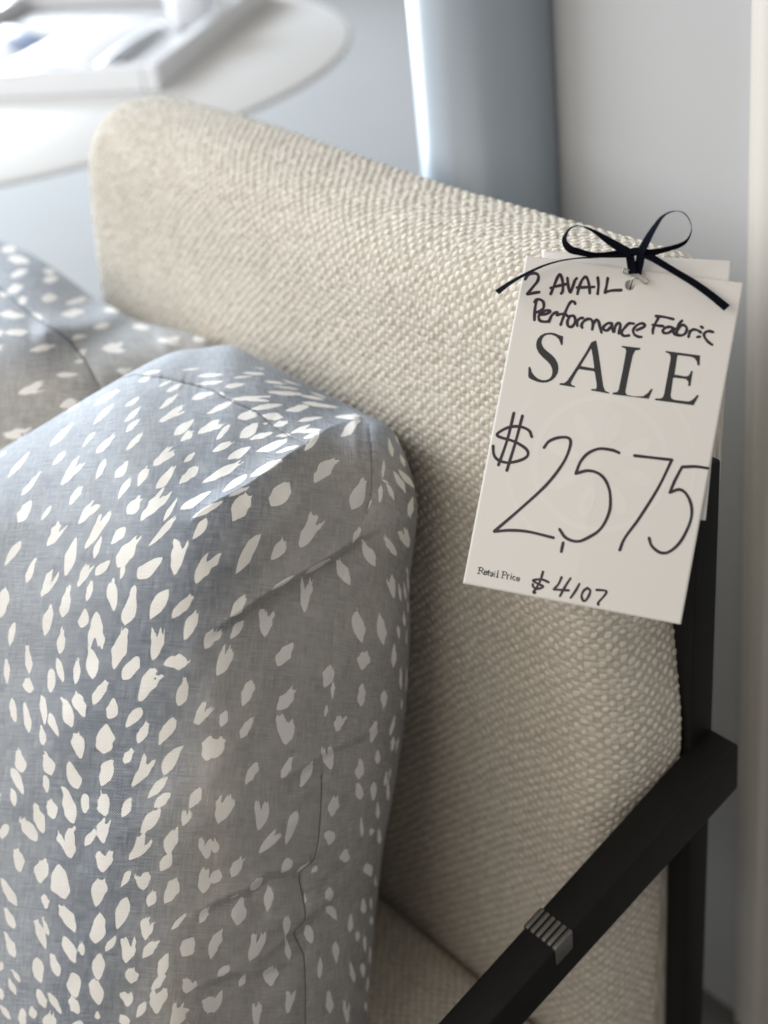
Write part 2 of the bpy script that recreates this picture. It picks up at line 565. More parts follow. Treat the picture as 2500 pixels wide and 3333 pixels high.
def backrest():
    du = 0.00062
    front = np.arange(-BH, -BT, du)
    k = int(pi * 0.06 / du * 1.1)
    tt = np.linspace(0, pi, k)
    arc_b = -BW / 2 + BW / 2 * np.sign(np.cos(tt)) * np.abs(np.cos(tt)) ** 0.8
    arc_a = -BT + BT * np.abs(np.sin(tt)) ** 0.8
    rear = np.linspace(-BT, -BH, 60)[1:]
    pa = np.r_[front, arc_a, rear]; pb = np.r_[front * 0, arc_b, rear * 0 - BW]
    # even steps over the crown
    d = np.r_[0, np.cumsum(np.hypot(np.diff(pa), np.diff(pb)))]
    dense_end = d[len(front) + k - 1] * 0.985
    dd = np.r_[np.arange(0, dense_end, du), np.linspace(dense_end, d[-1], 50)]
    pa, pb, arc = np.interp(dd, d, pa), np.interp(dd, d, pb), dd
    re = 0.052
    # along the length: even steps of cloth, closing round at both ends
    q_ = re * (1 - np.cos(np.linspace(0, pi / 2, 4000)))
    sh = np.clip(1 - np.clip(1 - q_ / re, 0, 1) ** 3.4, 0, 1) ** (1 / 3.4)
    al = np.r_[0, np.cumsum(np.hypot(np.diff(q_), BW / 2 * np.diff(sh)))]
    an = np.arange(0, al[-1], du * 1.1)
    ends = np.interp(an, al, q_)
    S = np.r_[ends, np.arange(re + du, BL - re, du), (BL - ends)[::-1]]
    su = np.r_[an - al[-1] + re, np.arange(re + du, BL - re, du), (BL - re + al[-1] - an)[::-1]]
    s, A = np.meshgrid(S, pa, indexing='ij'); _, B = np.meshgrid(S, pb, indexing='ij')
    U_, V_ = np.meshgrid(su, arc, indexing='ij')
    ed = np.minimum(s, BL - s)
    e_ = np.clip(1 - ed / re, 0, 1)
    shrink = np.clip(1 - e_ ** 3.4, 0, 1) ** (1 / 3.4)             # plan of the cushion: a superellipse at either end
    kk = re * (1 - shrink)
    B2 = -BW / 2 + (B + BW / 2) * shrink
    A2 = A - 0.6 * kk * np.clip((A + BT * 1.6) / BT, 0, 1)
    # the crown rises a little towards the far end; the face is softly stuffed
    A2 = A2 + 0.012 * sstep(0.22, 0.58, s) * np.clip((A + BH) / BH, 0, 1) ** 2
    frontm = np.clip((B + BW / 2) / (BW / 2), 0, 1)
    bul = 0.014 * np.sin(np.clip((A + BH) / BH, 0, 1) * pi) * np.clip(np.sin(pi * s / BL), 0, 1) ** 0.6
    B2 = B2 + bul * frontm + 0.002 * noise2(s / 0.11, A / 0.13, 21) * frontm
    out = 0.015 * np.exp(-((A + 0.335) / 0.075) ** 2) * np.clip(1 - s / 0.10, 0, 1) ** 1.5 * (0.25 + 0.75 * frontm)
    P = O + (S0 + s - out)[..., None] * ES + A2[..., None] * UP + B2[..., None] * NB
    # normals from the grid, then the yarns as real relief
    gu = np.gradient(P, axis=0); gv = np.gradient(P, axis=1)
    N = np.cross(gu, gv); N /= np.maximum(np.linalg.norm(N, axis=2, keepdims=True), 1e-12)
    mid = N[N.shape[0] // 2, 200]
    if mid @ NB < 0: N = -N
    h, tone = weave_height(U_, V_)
    lim = V_ < dense_end
    h = np.where(lim, h, 0)
    P = P + N * h[..., None]
    n0, n1 = P.shape[:2]
    me = np_mesh('backrest', P.reshape(-1, 3), grid_quads(n0, n1))
    attr(me, 'yarn_gap', tone.ravel())
    return link('backrest', me, M['weave'], chair)


backrest()


def soft_slab(name, s0, s1, b0, b1, z0, z1, r=0.028, du=0.0009, mat=None):
    """seat cushion: a rounded slab with the same weave as relief on its top"""
    S = np.arange(s0, s1, du * 1.4); Bv = np.arange(b0, b1, du * 1.4)
    s, b = np.meshgrid(S, Bv, indexing='ij')
    ed = np.minimum(np.minimum(s - s0, s1 - s), np.minimum(b - b0, b1 - b))
    z = z1 - r + np.sqrt(np.clip(r * r - np.clip(r - ed, 0, r) ** 2, 0, None)) + 0.012 * np.sin(pi * (s - s0) / (s1 - s0)) * np.sin(pi * (b - b0) / (b1 - b0))
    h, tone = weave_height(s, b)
    base = O * [1, 1, 0]
    P = base + s[..., None] * ES + b[..., None] * EN + (z + h)[..., None] * Z
    n0, n1 = P.shape[:2]
    V = P.reshape(-1, 3); Q = grid_quads(n0, n1)
    # skirt down the four sides
    ring = np.r_[np.arange(n1), np.arange(1, n0) * n1 + n1 - 1, (n0 - 1) * n1 + np.arange(n1 - 2, -1, -1), np.arange(n0 - 2, 0, -1) * n1]
    low = V[ring].copy(); low[:, 2] = z0
    k = len(V); m = len(ring)
    q2 = np.stack([ring, np.roll(ring, -1), k + np.roll(np.arange(m), -1), k + np.arange(m)], -1)
    me = np_mesh(name, np.vstack([V, low]), np.vstack([Q, q2]))
    attr(me, 'yarn_gap', np.r_[tone.ravel(), np.full(m, 0.5)])
    return link(name, me, mat, chair)


SEAT_Z = 0.283
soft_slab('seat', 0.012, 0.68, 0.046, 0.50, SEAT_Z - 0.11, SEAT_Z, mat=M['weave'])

# armrest: a square bar that leaves the back post and slopes forward and down
P1 = at(1597 * D, 1607 * D, 1.04)
ADIR = EN * 0.929 - Z * 0.369; ADIR /= np.linalg.norm(ADIR)
AUP = np.cross(ADIR, ES); AUP /= np.linalg.norm(AUP)
if AUP[2] < 0: AUP = -AUP
AW = 0.029


def arm_pt(l, w, h):
    return P1 + ADIR * l + ES * w - Z * h


def bar(nm, l0, l1, w0, w1, h0, h1, hb0, hb1, mat, parent, bev=0.0022):
    bm = bmesh.new()
    bm_box(bm, [arm_pt(l0, w0, h0), arm_pt(l0, w1, h0), arm_pt(l0, w1, hb0), arm_pt(l0, w0, hb0),
                arm_pt(l1, w0, h1), arm_pt(l1, w1, h1), arm_pt(l1, w1, hb1), arm_pt(l1, w0, hb1)], bev, 3)
    return bm_obj(nm, bm, mat, parent, True)


arm = bar('armrest', 0.0, 0.47, 0.0, AW, 0, 0, 0.038, 0.0265, M['frame'], chair)
# ribbed metal ferrule wrapped round the arm
LB = 0.178
bm = bmesh.new()
for k in range(6):
    w0 = -0.0012 + k * (AW + 0.0024) / 6
    w1 = w0 + (AW + 0.0024) / 6 - 0.0012
    bm_box(bm, [arm_pt(LB - 0.0065, w0, -0.0018), arm_pt(LB - 0.0065, w1, -0.0018), arm_pt(LB - 0.0065, w1, 0.002), arm_pt(LB - 0.0065, w0, 0.002),
                arm_pt(LB + 0.0105, w0, -0.0018), arm_pt(LB + 0.0105, w1, -0.0018), arm_pt(LB + 0.0105, w1, 0.002), arm_pt(LB + 0.0105, w0, 0.002)], 0.0011, 3)
bm_box(bm, [arm_pt(LB - 0.006, -0.0014, 0.0), arm_pt(LB - 0.006, AW + 0.0014, 0.0), arm_pt(LB - 0.006, AW + 0.0014, 0.013), arm_pt(LB - 0.006, -0.0014, 0.013),
            arm_pt(LB + 0.010, -0.0014, 0.0), arm_pt(LB + 0.010, AW + 0.0014, 0.0), arm_pt(LB + 0.010, AW + 0.0014, 0.013), arm_pt(LB + 0.010, -0.0014, 0.013)], 0.001, 2)
bm_obj('ferrule', bm, M['ferrule'], arm, True)
bpy.context.view_layer.update()
for ch in arm.children:
    ch.matrix_parent_inverse = arm.matrix_world.inverted()

# back post beside the cushion, down to the floor
pt = at(1503 * D, 1130 * D, 0.985)
pdir = np.array([-0.027, -0.019, -0.999])
def post(nm, top, l0, l1, w, dpt, l_dir, parent=chair):
    bm = bmesh.new()
    c = []
    for l in (l0, l1):
        for sx, sy in ((-1, -1), (1, -1), (1, 1), (-1, 1)):
            c.append(top + l_dir * l + ES * sx * w / 2 + EN * sy * dpt / 2)
    bm_box(bm, c, 0.002, 3)
    return bm_obj(nm, bm, M['frame'], parent, True)
post('back_post', pt, -0.045, pt[2] / 0.999, 0.020, 0.022, pdir)
ft = P1 + ADIR * 0.455 + ES * AW / 2 - Z * 0.02
post('front_leg', ft, 0.0, ft[2], 0.022, 0.022, -Z)
# the far end of the frame mirrors the near one
fs = ES * (BL + 2 * S0 + 0.02)
bm = bmesh.new()

# ---------------------------------------------------------------- printed spots, read off the cloth: x1,y1 (tip) x2,y2 (brush end) width notched
CR = dict(A=(0, 1150), B=(700, 1150), Cc=(0, 1700), Dd=(700, 1700), E=(0, 2250), F=(700, 2250), G=(0, 2800), H=(700, 2800))
SP = {
'A': '520,455,615,390,14 725,405,905,285,50 715,545,875,400,45 965,410,1080,335,35 960,528,1085,415,40 385,722,548,550,50 970,608,1080,510,45 1225,430,1365,325,45 1225,525,1405,430,75,1 1280,300,1405,230,40 1220,262,1320,210,25 1065,222,1160,180,35 1100,160,1255,135,28 1400,128,1535,115,15 1520,180,1720,160,30 1505,240,1730,215,30 1480,355,1640,305,55 1590,465,1720,410,50,1 1340,635,1500,505,65 1390,678,1490,600,60 1530,625,1690,530,80,1 632,722,738,605,32 740,770,875,635,55 965,752,1098,620,48 60,965,232,745,40 405,865,508,760,42 470,1015,610,840,85,1 735,972,822,815,50 890,960,975,840,75 1185,870,1330,750,95,1 1420,840,1508,760,40 1060,1025,1150,880,70 1200,1040,1355,870,78 1385,1010,1530,865,75 165,1098,310,915,40 910,1130,1012,955,50 1385,1200,1640,1065,68 535,1175,622,1025,58 980,1240,1085,1110,88 1095,1295,1265,1080,115,1 1255,1300,1375,1115,36 1475,1275,1719,1140,52 135,1300,250,1130,90 320,1290,390,1175,38 605,1315,740,1160,90,1 -10,800,50,755,22',
'B': '140,188,285,178,16 205,148,380,158,22 75,262,235,235,38 300,105,385,125,8 385,215,550,240,24 440,248,655,278,14 520,205,650,245,14 400,298,650,312,40 650,325,860,360,22 720,292,860,345,12 665,378,950,420,34 540,440,730,405,48 30,300,75,320,28 130,350,420,355,55,1 275,430,525,395,40 -20,445,145,370,45 175,505,305,450,80,1 365,480,525,495,65 635,525,820,492,32 445,560,560,535,48 370,545,410,535,22 925,490,1095,490,48,1 585,620,730,550,38 640,610,820,590,38 680,655,800,610,32 465,640,585,625,26 190,655,330,535,80 -10,590,50,550,36 5,668,118,548,46 260,665,450,610,42 315,755,565,670,60 -20,765,130,675,54 465,768,650,712,30 690,755,805,630,50 965,640,1110,520,80 95,820,275,715,66 -100,1000,205,835,70 270,955,520,815,64 50,1068,265,935,60 100,1105,260,1030,32 135,1295,265,1075,145 440,1185,560,980,140 765,1000,925,820,115 1050,1205,1150,985,110 1340,650,1370,805,35 1390,600,1415,700,15 1300,815,1295,960,24 1430,780,1465,880,30 1375,905,1465,1065,46 1415,890,1540,1040,42 1465,925,1530,1010,15 1285,975,1340,1000,16 1320,1000,1380,1120,38 1285,1015,1265,1160,36 1525,1105,1500,1265,54 1215,1115,1165,1230,14',
'Cc': '40,338,158,140,66 200,468,278,280,54 360,182,470,30,105,1 500,415,592,110,88 660,208,810,-60,95,1 725,280,785,110,48 855,172,972,35,72 900,345,1060,130,120 1145,185,1345,-35,54 1065,440,1250,265,115 1345,405,1390,165,130,1 1510,470,1640,265,140,1 1480,130,1600,-30,68 325,575,405,405,95,1 598,498,690,335,78,1 738,415,850,288,66 925,440,962,330,38 668,612,712,435,50 5,740,45,500,86 488,740,525,495,74 340,880,400,655,82 625,818,665,660,76 872,690,865,445,90 970,795,1020,525,118 1160,752,1300,515,104 1325,740,1485,560,92 1415,910,1525,700,98 1175,1060,1220,830,125,1 1590,980,1650,830,100 740,690,745,950,140,1 75,960,115,765,55 455,1020,485,830,66 880,1140,960,840,114 945,1215,1070,1030,118 1260,1110,1460,1060,118 225,1172,215,950,55 490,1240,440,1040,60 710,1210,705,965,108 590,1255,590,1055,60 1070,1380,1210,1160,140,1 55,1248,50,1060,54 225,1320,215,1200,90 395,1320,390,1115,70 720,1410,820,1225,92 1380,1425,1430,1215,104',
'Dd': '155,395,365,80,104 430,290,540,128,94 660,195,790,-40,150,1 435,525,615,405,36 695,398,885,285,36 115,725,235,575,88 120,900,220,755,72 -20,920,50,835,60 700,695,700,455,108,1 375,880,410,690,128,1 1040,485,945,295,92 1230,345,1140,150,82 1065,165,1115,30,44 1400,260,1310,110,56 1495,195,1450,60,88,1 1375,585,1355,425,66,1 1435,610,1415,480,22 1475,600,1455,460,18 1495,545,1482,400,16 1488,410,1480,345,12 1130,930,1080,680,98 1300,945,1265,700,72 1490,705,1487,610,12 1465,805,1455,690,20 1420,900,1412,795,26 1475,945,1480,830,10 15,1180,110,975,128,1 490,1115,595,920,104 1130,1140,1165,995,96 1375,1120,1385,940,40 835,1275,900,1100,92 1435,1290,1430,1120,22 905,1365,910,1240,36 1130,1420,1135,1235,70 200,1415,300,1225,94 480,1450,610,1275,98 1300,1440,1305,1295,48 1475,1300,1478,1130,10',
'E': '120,245,95,55,66 225,325,185,70,60 345,265,330,25,60 335,415,310,270,60 455,350,380,165,62 550,280,495,50,92 650,205,590,10,98 835,215,880,50,92 975,285,1095,120,92 1060,405,1150,225,76 1225,420,1360,190,94 1475,270,1610,120,108,1 630,525,580,325,112 800,485,820,250,150 1600,540,1625,340,128 165,630,150,450,88 185,805,85,580,66 395,650,345,475,92 370,790,340,640,56 600,755,535,530,108 780,735,860,525,114 950,555,1030,450,72 1020,740,1150,510,115,1 1265,650,1390,415,104 1140,825,1280,670,76 1190,895,1325,785,82 110,895,95,750,55 575,1020,495,750,108 655,945,655,785,80 815,965,800,770,104 935,970,1010,825,76 1465,905,1550,735,88 415,990,380,840,86 345,1095,265,880,86 1080,1085,1245,925,114 1410,1035,1450,930,90,1 280,1165,170,985,102 20,1140,40,1015,82 795,1175,805,1005,104,1 655,1195,740,1065,66 535,1290,520,1075,165,1 1000,1300,1120,1130,135,1 1300,1260,1345,1065,108 1240,1390,1320,1250,96 1590,1290,1600,1150,130,1 150,1400,125,1215,86 800,1395,800,1245,150,1',
'F': '45,275,80,150,76 200,370,290,205,72 530,410,560,205,150,1 -30,520,60,360,100 845,200,865,105,30 950,310,965,195,94,1 1200,400,1245,235,60 1350,345,1385,195,32 1360,465,1380,345,32 1440,145,1440,60,12 1395,470,1415,360,14 1255,560,1255,450,48 885,605,870,445,104,1 1105,680,1120,535,72 235,725,330,540,76 515,675,590,505,66 655,745,755,550,72 1115,840,1100,695,62 1220,845,1225,700,48 1310,735,1322,625,27 1345,680,1355,590,12 1333,845,1335,690,25 20,1015,95,825,150,1 330,1070,360,860,124,1 910,970,920,810,84 1255,985,1255,860,30 545,1185,635,910,76 1130,1120,1130,980,30 1205,1115,1205,1055,40 1270,1180,1265,1055,32 345,1255,485,1085,94,1 -15,1240,25,1160,76 880,1185,885,1070,92 1000,1320,1010,1225,86',
'G': '320,180,320,0,118 500,300,450,20,150 930,205,1010,75,60 1100,230,1100,100,140,1 1270,335,1360,140,118 1580,255,1600,85,150,1 735,360,790,135,124 130,355,5,130,80 355,380,335,260,60 1155,355,1185,230,80 900,535,980,285,108 115,530,45,370,70 570,565,480,340,102 740,645,765,400,134 355,690,280,470,72 380,585,325,440,38 1110,610,1160,465,120,1 1320,535,1440,405,42 1540,485,1600,370,66 820,705,890,580,66 640,740,625,630,55 115,755,45,570,70 580,800,495,580,94 970,790,985,620,130,1 1105,760,1205,620,86 1405,740,1495,595,118 1625,765,1659,600,76 0,855,15,780,44 325,950,265,745,92 455,900,400,730,76 765,930,760,720,98 1215,895,1305,720,86 160,945,95,850,38 1010,950,1010,830,118 600,1060,545,865,124 125,1045,70,905,44 1165,1000,1270,885,70 760,1120,720,910,118 1440,1025,1455,920,120,1 20,1080,0,980,50 350,1145,290,985,70 475,1190,375,1010,55 980,1130,970,1020,108,1 1215,1185,1225,1000,150,1 610,1190,535,1055,82 1600,1180,1640,1060,118 80,1235,0,1110,44 1055,1215,1125,1090,66 265,1225,235,1125,66 190,1300,165,1140,66 750,1230,755,1165,46 1330,1290,1400,1120,140,1 980,1290,930,1185,82 600,1300,600,1235,86',
'H': '125,130,220,-20,86 510,100,590,-20,76 625,92,735,10,20 745,98,785,45,38 275,235,375,125,64 1205,125,1165,25,76 1240,205,1235,120,15 -25,180,35,75,86 175,505,200,290,112 405,400,415,205,70 885,315,885,200,70 115,295,190,260,12 695,335,690,260,26 940,460,860,350,70 1155,410,1140,295,46 1205,385,1203,290,20 1208,500,1208,430,25 540,580,560,430,66 1045,555,1045,410,42 1100,630,1100,545,38 745,640,705,495,80 1155,715,1155,575,30 275,775,330,570,130,1 -20,720,40,550,76 575,770,545,600,48 935,795,935,625,54 1195,800,1195,670,22 15,900,115,815,66 805,915,810,740,42 435,975,440,820,118 1070,945,1045,785,42 1145,910,1138,785,38 185,975,230,880,48 1175,1020,1180,900,22 -20,1180,60,1000,66 560,1180,590,1005,86,1 880,1185,880,1010,56 1165,1170,1160,1090,20 320,1290,325,1115,90,1 1025,1262,1010,1105,60,1',
}
K1 = 700 / 1659


def read_spots():
    out = []
    for k, txt in SP.items():
        ox, oy = CR[k]
        for it in txt.split():
            v = [float(q) for q in it.split(',')]
            out.append((ox + v[0] * K1, oy + v[1] * K1, ox + v[2] * K1, oy + v[3] * K1, v[4] * K1, len(v) > 5))
    # cloth below and left of the frame carries the same print
    rnd = random.Random(5)
    for _ in range(260):
        x, y = rnd.uniform(-560, 1250), rnd.uniform(1500, 3900)
        if -25 < x < 1400 and y < 3350: continue
        a = rnd.uniform(0.9, 1.9); L = rnd.uniform(45, 95)
        out.append((x, y, x + L * cos(a), y - L * sin(a), rnd.uniform(22, 46), rnd.random() < 0.25))
    return out


def spot_field(x, y, spots):
    """signed distance-like field (photo pixels): positive inside a brush mark"""
    f = np.full(x.shape, -30.0)
    for n, (x1, y1, x2, y2, w, notch) in enumerate(spots):
        L = math.hypot(x2 - x1, y2 - y1)
        if L < 1: continue
        m = np.nonzero((np.abs(x - (x1 + x2) / 2) < L * 0.75 + w + 6) & (np.abs(y - (y1 + y2) / 2) < L * 0.75 + w + 6))[0]
        if not len(m): continue
        dx, dy = (x2 - x1) / L, (y2 - y1) / L
        px, py = x[m] - x1, y[m] - y1
        t = (px * dx + py * dy) / L; s = (-px * dy + py * dx)
        s = s + w * 0.10 * math.sin(n * 2.3) * np.sin(t * 3.0 + n)        # a slightly bent stroke
        hw = w / 2 * 0.95
        sn = s / hw
        # the brush lifts off raggedly at end 2
        rag = 0.10 * noise2(sn * 3.2 + n * 7.1, t * 0.6 + n, 1) + 0.13 * noise2(sn * 6.5 + n * 3.3, t * 0.8, 2)
        if notch:
            c0 = 0.35 * math.sin(n * 1.7)
            tm = 1.05 - 0.30 * np.clip(1 - np.abs(sn - c0) / 0.42, 0, 1) ** 1.2 + rag
            prof = np.clip(t * 1.25, 0, 1.0) ** 0.55 * np.clip(1.12 - 0.22 * t, 0, 2)
        else:
            tm = 1.0 + rag * 0.9
            skew = 0.50 + 0.15 * math.sin(n * 3.1)
            tt = np.clip(t, 0.0, 1.0)
            warp = np.where(tt < skew, tt / skew * 0.5, 0.5 + (tt - skew) / (1 - skew) * 0.5)
            prof = np.clip(np.sin(pi * warp), 0, 1) ** 0.80
            prof = np.maximum(prof, np.where(tt > skew, 0.50 * (n % 3 > 0), 0))
        wob = 1.0 + 0.20 * noise2(t * 5 + n * 1.9, np.sign(s) * 3.0 + n, 3)
        g1 = hw * prof * wob - np.abs(s)
        g2 = (tm - t) * L
        g3 = (t + 0.015) * L
        f[m] = np.maximum(f[m], np.minimum(np.minimum(g1, g2), g3))
    return f


SPOTS = read_spots()

# ---------------------------------------------------------------- pillows
def outline_radius(outline, c, n):
    P = smooth_path(list(outline) + [outline[0]], 10)
    ang = np.unwrap(np.arctan2(P[:, 1] - c[1], P[:, 0] - c[0]))
    if ang[-1] < ang[0]:
        P = P[::-1]; ang = np.unwrap(np.arctan2(P[:, 1] - c[1], P[:, 0] - c[0]))
    r = np.hypot(P[:, 0] - c[0], P[:, 1] - c[1])
    ang = np.maximum.accumulate(ang)
    th = ang[0] + np.linspace(0, 2 * pi, n, endpoint=False)
    return th, np.interp(th, ang, r)


def pillow_mesh(name, outline, c, depth, K, gam, nA, nF, nB, spots, wash_fn, cool_fn, back_extra=0.0):
    th, R = outline_radius(outline, c, nA)
    tau = np.r_[np.linspace(0.004, pi / 2, nF) , np.linspace(pi / 2, pi - 0.01, nB + 1)[1:]]
    # denser where the outline turns away
    rho = np.sin(tau) ** gam
    x = c[0] + rho[:, None] * R[None] * np.cos(th)[None]
    y = c[1] + rho[:, None] * R[None] * np.sin(th)[None]
    front = (tau <= pi / 2 + 1e-6)[:, None]
    base = depth(x, y)
    turn = K * (1 - np.cos(tau))[:, None]
    d = np.where(front, base + turn, base * 0 + (base + K))
    # the hidden half bulges away from the rim
    kb = (K + back_extra)
    d = np.where(front, d, base + K + kb * (-np.cos(tau))[:, None])
    P = at(x, y, d)
    V = P.reshape(-1, 3)
    n0, n1 = x.shape
    Q = grid_quads(n0, n1, True)
    # close the two poles
    V = np.vstack([V, at(c[0], c[1], d[0].mean())[None], P[-1].mean(0)[None]])
    k = n0 * n1
    me_q = Q
    cap0 = np.stack([np.full(n1, k), np.roll(np.arange(n1), -1), np.arange(n1), np.full(n1, k)], -1)[:, :3]
    cap1 = np.stack([np.full(n1, k + 1), (n0 - 1) * n1 + np.arange(n1), (n0 - 1) * n1 + np.roll(np.arange(n1), -1)], -1)
    me = bpy.data.meshes.new(name)
    me.vertices.add(len(V)); me.vertices.foreach_set('co', V.astype(np.float32).ravel())
    li = np.r_[Q.ravel(), cap0.ravel(), cap1.ravel()].astype(np.int32)
    ls = np.r_[np.arange(len(Q)) * 4, len(Q) * 4 + np.arange(2 * n1) * 3].astype(np.int32)
    me.loops.add(len(li)); me.loops.foreach_set('vertex_index', li)
    me.polygons.add(len(ls)); me.polygons.foreach_set('loop_start', ls)
    me.update(calc_edges=True); me.validate()
    xf = np.r_[x.ravel(), c[0], c[0]]; yf = np.r_[y.ravel(), c[1], c[1]]
    attr(me, 'spot', spot_field(xf, yf, spots))
    attr(me, 'wash', wash_fn(xf, yf)); attr(me, 'cool', cool_fn(xf, yf))
    # cloth coordinates in metres, following the surface round the sides
    px = 0.93 / FPX
    dd = np.r_[d.ravel(), d[0, 0], d[-1, 0]]
    u = (xf - c[0]) * px; v = (yf - c[1]) * px
    rr = np.hypot(u, v) + 1e-6; ext = np.r_[(turn + 0 * x).ravel(), 0, K] * 0.8
    attr(me, 'cloth', np.stack([u + u / rr * ext + 0.12 * v, v + v / rr * ext - 0.05 * u, dd * 0], -1))
    return me


def S(*pts):
    return np.array(pts, float) * D


OUT1 = S((430, 753), (500, 746), (560, 775), (630, 812), (700, 848), (780, 890), (840, 922), (868, 968), (890, 1030), (902, 1100), (894, 1180), (885, 1260), (886, 1340), (883, 1440), (876, 1540), (862, 1640), (845, 1740), (828, 1830), (815, 1940), (803, 2050), (795, 2150), (785, 2300), (700, 2480), (430, 2580), (100, 2560), (-180, 2440), (-310, 2200), (-360, 1800), (-310, 1400), (-200, 1140), (-90, 1030), (0, 972), (80, 925), (150, 882), (220, 840), (290, 800), (350, 770), (390, 757))
C1 = np.array([430., 1600.]) * D
_b1 = TPS([(x * D, y * D, d) for x, y, d in [
    (800, 905, .955), (655, 975, .935), (540, 1080, .915), (440, 1200, .897), (385, 1500, .880), (350, 1900, .875), (340, 2300, .880),
    (100, 1300, .955), (20, 1600, .962), (0, 2100, .962), (-250, 1600, 1.01), (-200, 2200, 1.01), (-200, 1200, 1.02), (200, 1050, .955), (300, 850, .985), (450, 870, .985),
    (650, 1200, .930), (700, 1500, .930), (680, 1800, .925), (650, 2100, .925), (870, 1200, .965), (850, 1500, .975), (800, 1900, .97), (420, 770, 1.03), (600, 830, 1.0), (750, 890, .985), (850, 1000, .955), (400, 2550, .91), (750, 2350, .96)]], 1e-4)

RIDGE = [(1185, 1361), (1143, 1361), (1105, 1378), (1063, 1395), (1021, 1424), (991, 1445), (936, 1479), (881, 1521), (818, 1568), (763, 1601), (717, 1622), (650, 1665), (590, 1740)]
FOLDS = [  # polyline, step depth, fade below, lift above
    ([(1262, 1700), (1248, 1713), (1164, 1755), (1080, 1814), (962, 1881), (869, 1936), (784, 1995), (721, 2037), (640, 2090)], 0.017, 150, 0.007),
    ([(1177, 2804), (1101, 2897), (1037, 2960), (987, 3002), (953, 3036), (890, 3095), (826, 3137), (760, 3170)], 0.006, 85, 0.004),
    ([(1012, 2804), (953, 2834), (869, 2846), (805, 2897), (725, 2926), (660, 2960), (600, 3000)], 0.006, 85, 0.004),
    ([(960, 3126), (890, 3150), (826, 3167), (742, 3171), (690, 3190), (620, 3225)], 0.0055, 75, 0.003),
    ([(1290, 2330), (1190, 2390), (1060, 2450), (960, 2520), (850, 2560)], 0.004, 90, 0.003),
]
SEAM_TOP = [(405, 1231), (411, 1228), (443, 1220), (477, 1226), (540, 1232), (591, 1245), (633, 1255), (698, 1274), (742, 1302), (784, 1321), (835, 1342), (877, 1378), (919, 1407), (953, 1426), (990, 1443)]
SEAM_SIDE_A = [(1200, 1386), (1204, 1424), (1208, 1479), (1210, 1551), (1206, 1606), (1191, 1669)]
SEAM_SIDE_B = [(1045, 2524), (1046, 2571), (1042, 2651), (1035, 2735), (1023, 2795), (1006, 2812), (978, 2838), (974, 2868), (987, 2927), (993, 2969), (991, 2994), (970, 3019), (957, 3040), (974, 3078), (989, 3112), (993, 3180), (994, 3243), (994, 3306), (994, 3400)]
SEAM_MID = [(1191, 1669), (1150, 1780), (1100, 1940), (1083, 2046), (1086, 2164), (1062, 2380), (1045, 2524)]


def depth1(x, y):
    d = _b1(x, y) + 0.000042 * np.clip(y - 1700, 0, None)      # it stands nearly upright, so its foot is farther off
    # ear of the corner: the cloth above the ridge falls away behind it
    dist, sg, pos = poly_dist(x, y, RIDGE)
    side = sg * dist                     # line runs right to left, so positive is above it
    fade = 1 - sstep(0.72, 1.0, pos)
    end = sstep(0.0, 0.05, pos) * fade
    sp = np.clip(side, 0, None); sm = np.clip(-side, 0, None)
    d = d + end * (0.020 * (1 - np.exp(-sp / 75.0)) * np.exp(-sp / 230.0) - 0.009 * np.exp(-sp / 40.0) * np.exp(-sm / 90.0))
    for line, step, fb, lift in FOLDS:
        dist, sg, pos = poly_dist(x, y, line)
        side = -sg * dist                # positive below the fold
        a0, a1 = np.array(line[0], float), np.array(line[-1], float); ch = a1 - a0
        pos = ((x - a0[0]) * ch[0] + (y - a0[1]) * ch[1]) / (ch @ ch)
        amp = sstep(0, 0.35, pos) * (1 - sstep(0.55, 1.0, pos))
        below = sstep(-8, 20, side) * np.exp(-np.clip(side - 10, 0, None) / fb)
        above = np.exp(-np.clip(-side, 0, None) / (fb * 0.55)) 
        d = d + amp * (step * below - lift * above * (1 - sstep(-8, 20, side)))
    for line, g in ((SEAM_TOP, 0.0022), (SEAM_SIDE_A, 0.0016), (SEAM_SIDE_B, 0.0022), (SEAM_MID, 0.0006)):
        dist, sg, pos = poly_dist(x, y, line)
        d = d + g * np.exp(-(dist / 4.5) ** 2) + g * 1.3 * np.exp(-(dist / 26.0) ** 2) * (1 + 0.22 * noise2(pos * 45, dist * 0, 34))
    # small puckers along the seams and a general softness of stuffed linen
    d = d + 0.0042 * noise2(x / 190, y / 240, 31) + 0.0012 * noise2(x / 70, y / 90, 32)
    dist, sg, pos = poly_dist(x, y, SEAM_SIDE_B)
    d = d + 0.0022 * np.exp(-dist / 90) * noise2((x + y) / 55, (y - x) / 160, 33)
    return d


SPINE = S((760, 850), (640, 900), (560, 980), (440, 1120), (350, 1300), (260, 1500), (215, 1700), (210, 1950), (190, 2260))


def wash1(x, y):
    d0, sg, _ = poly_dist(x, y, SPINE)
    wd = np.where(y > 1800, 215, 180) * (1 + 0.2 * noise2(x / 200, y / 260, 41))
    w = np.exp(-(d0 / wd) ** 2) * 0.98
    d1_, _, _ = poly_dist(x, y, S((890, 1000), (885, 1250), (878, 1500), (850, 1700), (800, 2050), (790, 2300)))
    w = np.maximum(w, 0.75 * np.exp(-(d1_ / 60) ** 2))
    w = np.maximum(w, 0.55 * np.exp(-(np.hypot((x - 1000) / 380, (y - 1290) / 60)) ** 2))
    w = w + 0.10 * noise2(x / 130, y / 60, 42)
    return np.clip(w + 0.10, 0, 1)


def cool1(x, y):
    c = 1 - sstep(520, 900, x + 0.25 * (y - 2000))
    c = np.maximum(c, 1 - sstep(1330, 1480, y + 0.25 * (1000 - x)))
    return np.clip(c, 0, 1)


